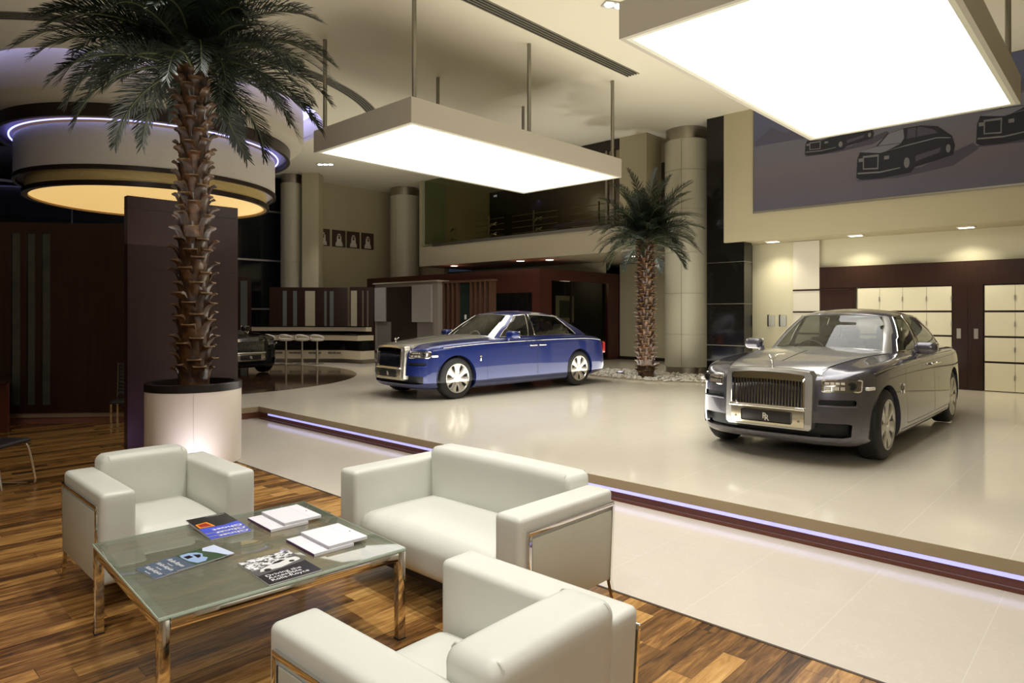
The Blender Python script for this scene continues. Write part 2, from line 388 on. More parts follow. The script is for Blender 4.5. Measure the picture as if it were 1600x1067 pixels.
struct('baseboard_back', B(-12.78, -9.4, 18.88, 18.92, UP, UP + .1), mat('dark skirting', (.02, .012, .01), .4))
# mezzanine
wall('wall_mezzanine', -18.88, -9.43, 15.2, 20.3, 3.41, 4.1, m=varied('cream mezzanine plaster', (.46, .40, .29), (.49, .43, .31), 2, .7), label='mezzanine fascia and soffit')
wall('wall_mezzanine', -10.28, -9.43, 15.2, 15.95, 4.1, CEIL, label='cream pier at the right end of the mezzanine')
wall('wall_mezzanine', -18.88, -18.74, 15.2, 18.9, 4.1, CEIL, label='cream cheek at the left end of the mezzanine')
MB_ = varied('dark mezzanine interior', (.040, .029, .022), (.056, .040, .030), 1.5, .4)
wall('wall_mezzanine', -18.7, -9.5, 18.6, 18.8, 4.1, CEIL, m=MB_, label='dark inner wall of the mezzanine')
GMEZ = glass('mezzanine glass', (.66, .68, .60), 1.4, .02, .35)
w = thing('window_1', 'tall frameless glass front of the mezzanine', 'window', (0, 0, 0)); w['kind'] = 'structure'
del w['category']
xs = [-18.66, -17.2, -15.3, -13.35, -12.3, -10.75]
for a, b in zip(xs, xs[1:]):
    obj('glass_pane', B(a + .008, b - .008, 15.26, 15.275, 4.19, CEIL - .02), GMEZ, w)
bm = B(-18.1, -10.5, 15.14, 15.32, 4.08, 4.17); obj('bottom_rail', bm, DSTEEL, w)
obj('side_panel', B(-18.72, -18.68, 15.22, 16.3, 4.15, CEIL), mat('pale green glass edge', (.32, .34, .25), .2), w)
obj('top_frame', B(-13.0, -10.3, 15.18, 15.32, 6.22, CEIL - .02), mat('dark frame', (.02, .014, .01), .4), w)
bm = B(-10.75, -10.68, 15.2, 15.3, 4.15, CEIL); bx(bm, -10.5, -10.46, 15.2, 15.3, 4.15, CEIL); obj('mullion', bm, DSTEEL, w)
for x in (-17.2, -15.3, -13.35):     # glass clamps
    for z in (4.3, 4.62):
        bm = new(); tube(bm, [(x - .16, 15.36, z - .07), (x, 15.33, z), (x + .16, 15.36, z + .05)], .016, 6)
        tube(bm, [(x, 15.3, z), (x, 15.5, z)], .022, 8); lathe(bm, [(0, -.012), (.04, -.012), (.04, .012), (0, .012)], (x, 15.30, z), 12, axis='Y'); obj('spider_clamp', bm, STEEL, w)
# railing behind the glass
for k, (a, b, zt) in enumerate(((-17.4, -16.0, 5.05), (-15.6, -13.6, 5.05), (-13.0, -10.9, 5.1))):
    r = thing('guard_railing', ['steel guard railing behind the left part of the mezzanine glass', 'steel guard railing behind the middle of the mezzanine glass', 'steel guard railing behind the right end of the mezzanine glass'][k], 'railing', ((a + b) / 2, 16.6, 4.1), 0, 'guard railings on the mezzanine')
    h = (b - a) / 2
    for z in (.35, .55, .75, .95):
        bm = new(); tube(bm, [(-h, 0, z), (h, 0, z)], .012, 6); obj('rail', bm, STEEL, r)
    bm = new(); tube(bm, [(0, -.03, 0), (0, -.03, 1.05)], .028, 8); obj('post', bm, STEEL, r)
# reddish office box under the mezzanine
OB = varied('red brown office panelling', (.060, .017, .011), (.085, .026, .016), 2.5, .35, stretch=(3, 3, .5))
bm = new(); bx(bm, -21.55, -12.8, 14.8, 14.95, UP, 3.06); bx(bm, -12.95, -12.8, 14.95, 15.35, UP, 3.06); bx(bm, -12.95, -12.8, 15.35, 18.3, 2.72, 3.06); bx(bm, -12.95, -12.8, 18.3, 18.9, UP, 3.06)
bx(bm, -21.5, -12.81, 14.81, 18.88, 2.98, 3.055)
struct('wall_office', bm, OB, label='red brown timber wall of the glass office')
w = thing('window_2', 'dark glass side of the office', 'window'); del w['category']; w['kind'] = 'structure'
GOF = glass('office glass', (.72, .70, .62), 1.4, .03, .4)
for a, b in ((15.36, 16.35), (16.37, 17.3), (17.32, 18.29)): obj('glass_pane', B(-12.87, -12.85, a, b, UP + .06, 2.71), GOF, w)
obj('window_frame', bx(B(-12.9, -12.82, 15.35, 18.3, UP, UP + .06), -12.9, -12.82, 16.345, 16.375, UP, 2.72), mat('office frame', (.02, .012, .009), .35), w)
w = thing('window_3', 'black glass in the office front', 'window'); del w['category']; w['kind'] = 'structure'
obj('glass_pane', B(-15.2, -13.1, 14.77, 14.80, UP + .9, 2.35), BLACK, w)
wall('wall_office', -21.5, -13, 18.2, 18.3, UP, 2.9, m=MATT)
wall('wall_back', -21.5, -12.8, 18.0, 18.15, 3.06, 3.41, m=CREAM2)
# black clad pier
bm = B(-7.72, -6.77, 15.2, 15.62, UP, 3.41); bx(bm, -7.72, -7.27, 15.2, 15.62, 3.41, CEIL)
struct('wall_pier', bm, BLACK, label='glossy black clad pier beside the mural wall')
bm = new()
for z in (.95, 1.95, 2.95): bx(bm, -7.722, -6.768, 15.193, 15.622, z, z + .012)
struct('trim_5', bm, DSTEEL)
# round columns
def column(x, y, r, ztop, label, seams, z0=UP, collar=True):
    t = thing('round_column', label, 'column', (x, y, z0)); t['kind'] = 'structure'; del t['category']
    h = ztop - z0; bm = new(); prof = [(r - .01, .16), (r, .17)]
    for s in seams:
        prof += [(r, s - .008), (r - .012, s - .006), (r - .012, s + .006), (r, s + .008)]
    prof += [(r, h - .32), (r - .01, h - .31)]; lathe(bm, prof, (0, 0, 0), 64); obj('column_cladding', bm, COLM, t, 25)
    bm = new(); lathe(bm, [(r - .03, 0), (r - .03, .17)], seg=64); lathe(bm, [(r - .03, h - .33), (r - .03, h - .001)], seg=64); obj('metal_collar', bm, STEEL, t)
    bm = new()
    for a in (radians(-75), radians(15), radians(195)): bx(bm, (r) * cos(a) - .004, (r) * cos(a) + .004, r * sin(a) - .004, r * sin(a) + .004, .17, h - .33)
    obj('cladding_joint', bm, mat('joint grey', (.16, .14, .10), .5), t)
    return t
column(-8.60, 15.82, .56, CEIL, 'cream clad round column behind the palm in pebbles', (1.0, 2.05, 3.1, 4.2, 5.2))
column(-20.45, 15.75, .55, CEIL, 'cream round column beside the mezzanine at the far left', (1.8, 3.0, 4.5))
column(-21.3, 11.55, .38, CEIL, 'slim cream round column in front of the dark curtain glass', (1.8, 3.3, 4.8))
bm = B(-.28, .28, -.28, .28, 0, CEIL - UP); o = struct('square_column', bm, CREAM, label='square cream column beside the slim round column'); o.location = (-20.62, 11.95, UP); o.rotation_euler = (0, 0, radians(43))
# curtain wall of black glass on the left
w = thing('window_4', 'tall dark curtain glass of the left facade', 'window'); del w['category']; w['kind'] = 'structure'
GB = mat('night dark curtain glass', (.012, .014, .016), .05, 0, .4)
ys = [-6.9, -4.4, -2, .4, 2.8, 5.2, 7.6, 9.7, 11.75]; zs = [UP, 1.88, 3.56, 5.27, CEIL]
for a, b in zip(ys, ys[1:]):
    for c, d in zip(zs, zs[1:]): obj('glass_pane', B(-22.06, -22.02, a + .02, b - .02, c + .02, d - .02), GB, w)
bm = new()
for c in zs[1:-1]: bx(bm, -22.06, -21.96, -6.9, 11.8, c - .03, c + .03)
obj('transom', bm, mat('pale transom', (.42, .40, .38), .35, .6), w)
bm = new()
for a in ys[1:-1]: bx(bm, -22.08, -22.0, a - .02, a + .02, UP, CEIL)
bx(bm, -22.06, -21.9, 11.68, 11.82, UP, CEIL); obj('mullion', bm, mat('grey mullion', (.10, .10, .10), .4, .5), w)
w = thing('window_5', 'black glass facade beyond the left partition', 'window'); del w['category']; w['kind'] = 'structure'
bm = B(-16.2, -16.1, -6.9, 2.4, UP, CEIL)
bmesh.ops.translate(bm, verts=bm.verts, vec=(0, 0, 0)); obj('glass_pane', bm, mat('blue black glass', (.006, .008, .016), .06), w)
# curved dark partition with three glass strips
PL = catmull([(-14.3, -.6), (-13.75, .45), (-13.2, 1.32), (-12.62, 2.12), (-12.0, 2.86), (-11.5, 3.4), (-11.05, 3.88)], 6)
t = thing('partition_wall', 'tall curved dark wood partition with three narrow glass strips on the left', 'partition')
tag(t, kind='structure'); del t['category']
def seg_of(P, px):   # plan point of the polyline seen at a given picture column
    best = None
    for a, b in zip(P, P[1:]):
        for s in range(12):
            x = a[0] + (b[0] - a[0]) * s / 12; y = a[1] + (b[1] - a[1]) * s / 12
            d = -.68504 * x + .7285 * y; q = 800 + 1040 * (.7285 * x + .68504 * y) / d
            if best is None or abs(q - px) < best[0]: best = (abs(q - px), (x, y))
    return best[1]
cutp = [16, 31, 40, 55, 63, 78]; cp = [seg_of(PL, c) for c in cutp]
def part(a, b):  # polyline section between x-values
    s = [p for p in PL if min(a[0], b[0]) < p[0] < max(a[0], b[0])]; return [a] + s + [b]
ZT = 3.12
bm = new(); segs = [(PL[0], cp[0]), (cp[1], cp[2]), (cp[3], cp[4]), (cp[5], PL[-1])]
for a, b in segs: wall_strip(bm, part(a, b), .09, UP, ZT)
obj('panel', bm, DARKW, t)
bm = new()
for a, b in ((cp[0], cp[1]), (cp[2], cp[3]), (cp[4], cp[5])):
    wall_strip(bm, [a, b], .09, UP, UP + .12); wall_strip(bm, [a, b], .09, ZT - .16, ZT)
obj('crosspiece', bm, DARKW, t)
for a, b in ((cp[0], cp[1]), (cp[2], cp[3]), (cp[4], cp[5])):
    bm = new(); wall_strip(bm, [(a[0] - .03, a[1] + .03), (b[0] - .03, b[1] + .03)], .02, UP + .12, ZT - .16); obj('glass_strip', bm, varied('greenish mirror strip', (.035, .045, .038), (.10, .10, .075), 2.0, .12, stretch=(1, 1, 2)), t)
# the aubergine slab behind the big palm
def seamed(zs):
    bm = B(-9.40, -9.27, 2.79, 4.2, 0, 3.21); return bm
struct('wall_slab', seamed(0), SLABM, label='tall dark aubergine wall slab behind the big palm')
bm = new()
for z in (.86, 2.28, 3.05): bx(bm, -9.402, -9.267, 2.788, 4.202, z, z + .006)
struct('trim_6', bm, MATT)
# back wall joinery on the right
bm = B(-5.33, 3.9, 16.0, 16.11, 2.3, 2.78); bx(bm, -5.33, -4.58, 16.03, 16.11, UP, 2.3); struct('trim_7', bm, DARKW, label='dark wood header and side panel on the back wall')
bm = B(-5.93, -5.34, 16.0, 16.11, UP, 3.41)
struct('wall_pilaster', bm, mat('pale grey cream pilaster', (.62, .58, .48), .5), label='pale pilaster left of the dark joinery')
bm = new()
for z in (2.25, 1.74, 1.24, .72): bx(bm, -5.935, -4.7 if z > 2 else -5.34, 15.985, 16.0, z, z + .035)
struct('trim_8', bm, DARKW)
IV = mat('ivory lacquer', (.72, .67, .49), .35)
def cabinet(x0, x1, label, cols, group):
    t = thing('storage_cabinet', label, 'cabinet', ((x0 + x1) / 2, 16.03, UP), 0, group); w = (x1 - x0)
    obj('carcass', B(-w / 2, w / 2, -.02, .085, 0, 2.1), DARKW, t); zz = [.015, .555, .595, 1.055, 1.095, 1.555, 1.595, 2.085]
    for r in range(4):
        for c in range(cols):
            a = -w / 2 + .01 + (w - .02) * c / cols; b = -w / 2 + .01 + (w - .02) * (c + 1) / cols
            d = obj('cabinet_door', B(a + .003, b - .003, -.035, -.02, zz[2 * r], zz[2 * r + 1]), IV, t)
            if c < cols: obj('handle', B(b - .014, b + .006, -.05, -.035, (zz[2 * r] + zz[2 * r + 1]) / 2 - .05, (zz[2 * r] + zz[2 * r + 1]) / 2 + .05), STEEL, d)
    return t
cabinet(-4.54, -2.75, 'cream panelled storage cabinet with dark bands behind the silver car roof', 4, 'cream wall cabinets')
cabinet(-2.22, 1.2, 'cream panelled storage cabinet with dark bands at the right edge', 7, 'cream wall cabinets')
d = struct('door_1', B(-2.74, -2.49, 15.98, 16.1, UP, 2.3), DARKW, label='left leaf of the dark sliding door')
obj('door_handle', B(-2.67, -2.6, 15.965, 15.98, 1.22, 1.42), STEEL, d)
d = struct('door_2', B(-2.484, -2.235, 15.98, 16.1, UP, 2.3), DARKW, label='right leaf of the dark sliding door')
obj('door_handle', B(-2.38, -2.31, 15.965, 15.98, 1.22, 1.42), STEEL, d)
for x, l in ((-6.48, 'left grey switch plate on the cream wall beside the black pier'), (-6.2, 'right grey switch plate on the cream wall beside the black pier')):
    t = thing('switch_plate', l, 'switch', (x, 16.1, 1.55), 0, 'switch plates')
    obj('plate', B(-.07, .07, -.02, .015, -.13, .13, .004), mat('pale grey plate', (.42, .42, .38), .4), t); obj('side_strip', B(-.1, -.07, -.018, .015, -.14, .14), MATT, t)

# ---------------------------------------------------------------- lights that hang or sit in the place
PEM = mat('light panel diffuser', (1, 1, 1), .5, emit=(1, .99, .965), es=3.1)
def light_panel(x, y, label):
    t = thing('hanging_light_panel', label, 'light', (x, y, PZ), 0, 'hanging light panels'); hx, hy = 1.36, 2.72; fh = .38
    bm = new()
    for a in ((-hx, hx, -hy, -hy + .05), (-hx, hx, hy - .05, hy), (-hx, -hx + .05, -hy + .05, hy - .05), (hx - .05, hx, -hy + .05, hy - .05)): bx(bm, a[0], a[1], a[2], a[3], 0, fh)
    bx(bm, -hx + .01, hx - .01, -hy + .01, hy - .01, fh - .02, fh - .002); obj('frame', bm, PANELW, t)
    bm = new(); w = .10
    for a in ((-hx + .05, hx - .05, -hy + .05, -hy + w), (-hx + .05, hx - .05, hy - w, hy - .05), (-hx + .05, -hx + w, -hy + w, hy - w), (hx - w, hx - .05, -hy + w, hy - w)): bx(bm, a[0], a[1], a[2], a[3], .0, .02)
    obj('inner_lip', bm, mat('pale lip', (.74, .74, .60), .4), t)
    obj('diffuser', B(-hx + w, hx - w, -hy + w, hy - w, .012, .03), PEM, t)
    for sx in (-1, 1):
        for sy in (-1, 0, 1):
            bm = new(); tube(bm, [(sx * (hx - .12), sy * (hy - .15), fh - .01), (sx * (hx - .12), sy * (hy - .15), CEIL - PZ)], .035, 12); obj('suspension_rod', bm, DSTEEL, t)
    return t
light_panel(-9.10, 8.80, 'glowing white hanging light panel above the blue car')
light_panel(-2.50, 8.42, 'glowing white hanging light panel above the silver car')
# drum chandelier
SILK = varied('cream shimmering drum cloth', (.62, .58, .52), (.72, .68, .62), 9., .45, .004, stretch=(1, 1, 2.5))
GOLD = varied('gold shimmering cloth', (.62, .45, .17), (.80, .62, .28), 9., .4, .004, stretch=(1, 1, 2.5))
DRING = mat('dark brown lacquer ring', (.022, .012, .009), .3)
t = thing('drum_chandelier', 'huge stepped drum chandelier with amber underside and cream cloth band', 'chandelier', (CC[0], CC[1], 4.3))
N_ = 128
bm = new(); lathe(bm, [(2.50, .09), (2.50, .34), (2.44, .34), (2.44, .09)], seg=N_, closed_prof=True); obj('gold_band', bm, GOLD, t)
bm = new(); lathe(bm, [(2.50, 0), (2.56, 0), (2.56, .09), (2.50, .09)], seg=N_, closed_prof=True); lathe(bm, [(2.66, .28), (2.72, .28), (2.72, .37), (2.66, .37)], seg=N_, closed_prof=True); obj('dark_rim', bm, DRING, t)
bm = new(); lathe(bm, [(2.499, .0), (2.499, .045), (2.44, .045), (2.44, .0)], seg=N_, closed_prof=True); obj('inner_rim', bm, mat('gold brown rim', (.35, .22, .08), .5), t)
AMB = mat('amber diffuser', (.9, .75, .45), .6, emit=(1, .65, .23), es=.74)
bm = new(); disc(bm, (0, 0, .05), 2.499, N_); obj('amber_diffuser', bm, AMB, t)
bm = new(); lathe(bm, [(2.70, .35), (2.70, 1.20), (2.66, 1.20), (2.66, .35)], seg=N_, closed_prof=True); obj('cloth_drum', bm, SILK, t, 25)
bm = new(); lathe(bm, [(2.45, .345), (2.67, .345), (2.67, .375), (2.45, .375)], seg=N_, closed_prof=True); obj('step_plate', bm, mat('pale violet plate', (.5, .47, .5), .5), t)
bm = new(); lathe(bm, [(2.98, 1.22), (3.06, 1.22), (3.06, 1.49), (2.98, 1.49)], seg=N_, closed_prof=True); obj('dark_ring', bm, DRING, t, 25)
VEM = mat('violet blue led', (.5, .5, 1), .5, emit=(.36, .38, 1), es=2.6)
bm = new(); lathe(bm, [(2.755, 1.235), (2.785, 1.235), (2.785, 1.255), (2.755, 1.255)], seg=N_, closed_prof=True); obj('led_ring', bm, VEM, t)
bm = new(); lathe(bm, [(0.01, 1.33), (2.98, 1.33), (2.98, 1.37), (0.01, 1.37)], seg=N_, closed_prof=True); obj('top_plate', bm, mat('plate tinted as led glow', (.22, .22, .42), .6), t)  # violet base colour stands in for led glow falling on the plate
DRM = varied('cream drum plaster', (.50, .45, .35), (.53, .48, .38), 2., .7)
bm = new(); lathe(bm, [(2.95, 1.47), (3.10, 1.48), (3.24, 1.52), (3.34, 1.60), (3.38, 1.72), (3.38, 2.42), (3.31, 2.42), (3.31, 1.6), (2.95, 1.52)], seg=N_, closed_prof=True); obj('outer_drum', bm, DRM, t, 50)
bm = new(); lathe(bm, [(3.52, 2.74), (3.72, 2.74), (3.72, 2.78), (3.52, 2.78)], seg=N_, closed_prof=True); obj('led_ring', bm, mat('cove led', (.5, .5, 1), .5, emit=(.42, .44, 1), es=6.), t)
bm = new()
for a in range(6):
    x, y = 2.3 * cos(a * pi / 3), 2.3 * sin(a * pi / 3); tube(bm, [(x, y, 1.37), (x, y, 2.82)], .03, 8)
for a in range(8):
    tube(bm, [(3.34 * cos(a * pi / 4), 3.34 * sin(a * pi / 4), 2.40), (3.34 * cos(a * pi / 4), 3.34 * sin(a * pi / 4), 2.82)], .02, 6)
obj('suspension_rod', bm, DSTEEL, t)
# led light under the step
LED = mat('step led', (.6, .6, 1), .5, emit=(.42, .43, 1.), es=.95)
t = thing('step_light_strip', 'violet blue led strip glowing under the stone edge of the step', 'light', (-3.4, 5.19, .09))
obj('led_diffuser', B(-6.9, 7.2, -.030, -.016, -.022, .014), LED, t)
obj('led_channel', B(-6.9, 7.2, -.0155, .016, -.006, .0145), STEEL, t)
# slot vents
VM = mat('slot vent metal', (.22, .20, .15), .4); VD = mat('slot dark', (.02, .02, .018), .6)
t = thing('slot_vent', 'long straight slot vent in the ceiling between the light panels', 'vent', (-7.36, 7.6, CEIL), 0)
bm = B(-.14, .14, -3.76, 3.76, -.004, -.0005); obj('vent_back', bm, VD, t)
bm = new()
for k in range(5): bx(bm, -.14 + k * .065, -.14 + k * .065 + .02, -3.78, 3.78, -.014, -.0045)
obj('louvre', bm, VM, t)
t = thing('slot_vent', 'curved slot vent in the ceiling around the round drum', 'vent', (CC[0], CC[1], CEIL), 0)
bm = new(); lathe(bm, [(5.03, -.0005), (5.03, -.004), (5.31, -.004), (5.31, -.0005)], seg=110, a0=radians(-60), a1=radians(49)); obj('vent_back', bm, VD, t)
bm = new()
for k in range(5): lathe(bm, [(5.03 + k * .065, -.0045), (5.03 + k * .065, -.014), (5.05 + k * .065, -.014), (5.05 + k * .065, -.0045)], seg=110, a0=radians(-60), a1=radians(49))
obj('louvre', bm, VM, t)
# triple ceiling spots
SEM = mat('spot lens', (1, 1, 1), .3, emit=(.95, .96, 1), es=9.)
def triple(x, y, rz, label):
    t = thing('ceiling_spotlight', label, 'spotlight', (x, y, CEIL), rz, 'triple ceiling spotlights')
    obj('housing', B(-.27, .27, -.1, .1, -.02, -.0005), mat('spot tray', (.5, .48, .44), .4, .5), t)
    for k in (-1, 0, 1):
        bm = new(); lathe(bm, [(.0, -.032), (.068, -.032), (.078, -.0205), (.0, -.0205)], (k * .17, 0, 0), 20); obj('lens', bm, SEM, t)
    return t
LB = ['above the sofa', 'above the lounge near the planter', 'above the step', 'beside the silver car light panel', 'above the front armchair', 'above the left end of the step', 'in front of the portraits', 'above the slatted screen']
for (x, y, *_), l in zip(SPOTS, LB):
    triple(x, y, radians(60) if l.startswith('beside') else radians(43), 'triple ceiling spotlight ' + l)
# soffit downlights
DEM = mat('downlight lens', (1, 1, 1), .3, emit=(1, .93, .72), es=5.)
def downlight(x, y, z, label, group, power=60, square=True, tgt=None):
    t = thing('downlight', label, 'downlight', (x, y, z), 0, group)
    bm = new()
    if square: bx(bm, -.15, .15, -.1, .1, -.02, -.0005)
    else: lathe(bm, [(0, -.0005), (.15, -.0005), (.15, -.02), (0, -.02)], seg=24)
    obj('trim_ring', bm, WHITE, t); bm = new()
    if square: bx(bm, -.12, .12, -.075, .075, -.024, -.0205)
    else: lathe(bm, [(0, -.0205), (.12, -.0205), (.12, -.025), (0, -.025)], seg=24)
    obj('lens', bm, DEM, t); lamp('downlight_light', 'SPOT', (x, y, z - .05), power, WARM, tgt or (x, y, 0), .06, 120, .9)
for x, l in ((-6.25, 'rectangular soffit downlight left, beside the black pier'), (-4.45, 'rectangular soffit downlight in the middle, above the silver car'), (-2.45, 'rectangular soffit downlight right, below the mural'), (-.45, 'rectangular soffit downlight outside the right edge')):
    downlight(x, 15.6, 3.42, l, 'soffit downlights under the mural', 75, True, (x, 15.95, 0))
for x, y, l in ((-17.45, 15.6, 'round mezzanine downlight at the far left above the office'), (-14.3, 15.6, 'round mezzanine downlight above the blue car windscreen'), (-13.35, 15.9, 'round mezzanine downlight right of the pair above the blue car'), (-10.7, 16.6, 'round mezzanine downlight beside the pebble palm')):
    downlight(x, y, 3.41, l, 'round mezzanine downlights', 70, False)
# ================================================================ CARS
def ptin(p, poly):
    x, y = p; c = False; n = len(poly)
    for i in range(n):
        (x1, y1), (x2, y2) = poly[i], poly[i - 1]
        if (y1 > y) != (y2 > y) and x < (x2 - x1) * (y - y1) / (y2 - y1) + x1: c = not c
    return c
def rrect(x0, x1, y0, y1, r, n=4):
    out = []
    for cx, cy, a0 in ((x1 - r, y1 - r, 0), (x0 + r, y1 - r, 90), (x0 + r, y0 + r, 180), (x1 - r, y0 + r, 270)):
        for k in range(n + 1):
            a = radians(a0 + 90 * k / n); out.append((cx + r * cos(a), cy + r * sin(a)))
    return out
def shrink(poly, d):
    cx = sum(p[0] for p in poly) / len(poly); cy = sum(p[1] for p in poly) / len(poly); out = []
    n = len(poly)
    area = sum(poly[i][0] * poly[(i + 1) % n][1] - poly[(i + 1) % n][0] * poly[i][1] for i in range(n)); s = 1 if area > 0 else -1
    for i in range(n):
        p0 = Vector(poly[i - 1]); p = Vector(poly[i]); p1 = Vector(poly[(i + 1) % n]); a = (p - p0).normalized(); b = (p1 - p).normalized()
        n1 = Vector((-a.y, a.x)) * s; n2 = Vector((-b.y, b.x)) * s; m = n1 + n2; m = m / max(.5, m.dot(n1)); out.append(tuple(p + m * d))
    return out
def cut(bm, poly, ax, cond):
    """slice the faces along the outline of poly seen along one axis; ax = the two axes of poly; returns the faces inside"""
    i0, i1 = ax; xs = [p[0] for p in poly]; ys = [p[1] for p in poly]; m = .12
    for k in range(len(poly)):
        a = Vector(poly[k - 1]); b = Vector(poly[k]); d = b - a
        if d.length < 1e-6: continue
        n = Vector((0., 0., 0.)); n[i0] = -d.y; n[i1] = d.x; co = Vector((0., 0., 0.)); co[i0] = a.x; co[i1] = a.y
        lx0, lx1 = min(a.x, b.x) - .05, max(a.x, b.x) + .05; ly0, ly1 = min(a.y, b.y) - .05, max(a.y, b.y) + .05
        fs = []
        for f in bm.faces:
            vx = [v.co[i0] for v in f.verts]; vy = [v.co[i1] for v in f.verts]
            if max(vx) > lx0 and min(vx) < lx1 and max(vy) > ly0 and min(vy) < ly1 and cond(f.calc_center_median(), f.normal): fs.append(f)
        g = set(fs)
        for f in fs: g.update(f.edges); g.update(f.verts)
        bmesh.ops.bisect_plane(bm, geom=list(g), plane_co=co, plane_no=n.normalized(), dist=1e-5)
    out = []
    for f in bm.faces:
        c = f.calc_center_median()
        if cond(c, f.normal) and ptin((c[i0], c[i1]), poly): out.append(f)
    return out
def take(bm, faces, push=0.0, keepmi=True):
    n = new(); M_ = {}
    for f in faces:
        vs = []
        for v in f.verts:
            if v not in M_: M_[v] = n.verts.new(v.co - v.normal * push)
            vs.append(M_[v])
        try: g = n.faces.new(vs); g.material_index = f.material_index
        except ValueError: pass
    bmesh.ops.delete(bm, geom=list(faces), context='FACES'); return n
def mirrored(bm):
    n = bm.copy()
    for v in n.verts: v.co.y *= -1
    bmesh.ops.reverse_faces(n, faces=n.faces); return n
def join(a, b):
    me = bpy.data.meshes.new('t'); b.to_mesh(me); b.free(); a.from_mesh(me); bpy.data.meshes.remove(me); return a
def sym(bm):
    join(bm, mirrored(bm)); bmesh.ops.remove_doubles(bm, verts=bm.verts, dist=2e-4); return bm
def rimflange(bm, d, pred=None, mi=None):
    """fold the open edge of a cut panel inwards"""
    es = [e for e in bm.edges if len(e.link_faces) == 1 and (pred is None or pred((e.verts[0].co + e.verts[1].co) / 2))]
    r = bmesh.ops.extrude_edge_only(bm, edges=es); vs = [g for g in r['geom'] if isinstance(g, bmesh.types.BMVert)]
    for v in vs: v.co += Vector(d(v.co))
    if mi is not None:
        for f in r['geom']:
            if isinstance(f, bmesh.types.BMFace): f.material_index = mi
XF, XR, WR = .83, 4.125, .375
ZTOP = [(0, .885), (.08, .90), (.25, .94), (.5, .97), (1.0, 1.005), (1.7, 1.035), (2.6, 1.05), (3.6, 1.06), (4.3, 1.055), (4.85, 1.015), (5.15, .97), (5.3, .94)]
ZCEN = [(0, .93), (.1, .952), (.3, .99), (.6, 1.03), (1.0, 1.075), (1.5, 1.112), (1.8, 1.12), (2.6, 1.10), (4.2, 1.10), (4.75, 1.10), (4.95, 1.075), (5.15, 1.03), (5.3, .985)]
PLAN = [(0.02, 0), (.025, .26), (.04, .46), (.10, .64), (.21, .79), (.38, .88), (.62, .928), (1.0, .952), (1.6, .966), (2.4, .974), (3.2, .974), (4.1, .965), (4.55, .935), (4.9, .88), (5.12, .78), (5.24, .60), (5.29, .32), (5.30, 0)]
OFF = [(0, .11), (.03, .06), (.08, .022), (.16, .006), (.3, 0), (.5, .004), (.7, .010), (.82, .016), (.90, .026), (.955, .045), (.985, .070), (1., .10)]
def hoody(x): return .455 + (.735 - .455) * max(0, min(1, x / 1.75)) ** .9
def body_half():
    bm = new(); P = catmull(PLAN, 9); n = len(P); NR = []
    for i in range(n):
        a = Vector(P[max(0, i - 1)]); b = Vector(P[min(n - 1, i + 1)]); d = (b - a).normalized(); q = Vector((d.y, -d.x))
        if i in (0, n - 1): q = Vector((1 if i == 0 else -1, 0))
        NR.append(q)
    T = [0, .02, .045, .08, .12, .17, .24, .31, .38, .45, .52, .59, .66, .72, .78, .83, .87, .905, .935, .96, .98, 1.]
    rows = []
    for t in T:
        r = []
        for i in range(n):
            x, y = P[i]; zb = interp(x, [(0, .20), (.4, .19), (1.2, .17), (4, .18), (4.7, .22), (5.3, .27)]); zt = sinterp(x, ZTOP); z = zb + t * (zt - zb)
            o = sinterp(t, OFF)
            q = NR[i] * o
            if x < .5: q = q + Vector((.035 * max(0, t - .45) ** 1.3 * (1 - x / .5) * 1.5, 0)); q = q + Vector((.02 * max(0, .25 - t) / .25 * (1 - x / .5), 0))
            if x > 4.8: q = q - Vector((.10 * max(0, t - .3) ** 1.5 * (x - 4.8) / .5, 0))
            yy = max(0, y + q.y) if 0 < i < n - 1 else 0
            # a little haunch over the wheels
            r.append((x + q.x, yy, z))
        rows.append(r)
    K = 16; edge = rows[-1]
    for k in range(1, K + 1):
        r = []
        for (x, y, z) in edge:
            s = 1 - k / K; yy = y * s; zc = sinterp(x, ZCEN)
            f = (1 - (s ** 2.4)); zz = z + (zc - z) * f
            if x < 1.9:
                c = hoody(x); e = (c - yy) / .05; e = max(0, min(1, e * .5 + .5)); w_ = max(0, min(1, (1.9 - x) / .3)) * min(1, x / .12)
                zz += .014 * (e * e * (3 - 2 * e)) * w_ - .006 * w_
            r.append((x, yy, zz))
        rows.append(r)
    grid_mesh(bm, rows)
    bmesh.ops.remove_doubles(bm, verts=bm.verts, dist=1e-4)
    bmesh.ops.recalc_face_normals(bm, faces=bm.faces)
    # make sure the normals point outwards
    c = [f for f in bm.faces if f.calc_center_median().y > .9 and abs(f.normal.y) > .8]
    if c and c[0].normal.y < 0: bmesh.ops.reverse_faces(bm, faces=bm.faces)
    return bm
GB_ = [(1.66, 0, 1.085), (1.68, .30, 1.08), (1.74, .55, 1.07), (1.83, .70, 1.055), (2.05, .765, 1.05), (2.4, .79, 1.055), (2.85, .80, 1.06), (3.4, .80, 1.065), (3.9, .79, 1.065), (4.2, .765, 1.06), (4.52, .69, 1.055), (4.80, .56, 1.05), (4.95, .33, 1.05), (5.0, 0, 1.055)]
GT_ = [(2.36, 0, 1.515), (2.37, .25, 1.51), (2.40, .42, 1.50), (2.46, .525, 1.485), (2.58, .565, 1.497), (2.72, .58, 1.508), (2.88, .59, 1.513), (3.2, .595, 1.508), (3.5, .59, 1.49), (3.72, .575, 1.468), (3.92, .53, 1.445), (4.05, .43, 1.44), (4.12, .25, 1.445), (4.14, 0, 1.45)]
RZ = [(2.36, 1.515), (2.6, 1.555), (2.9, 1.58), (3.2, 1.58), (3.5, 1.56), (3.8, 1.515), (4.14, 1.45)]
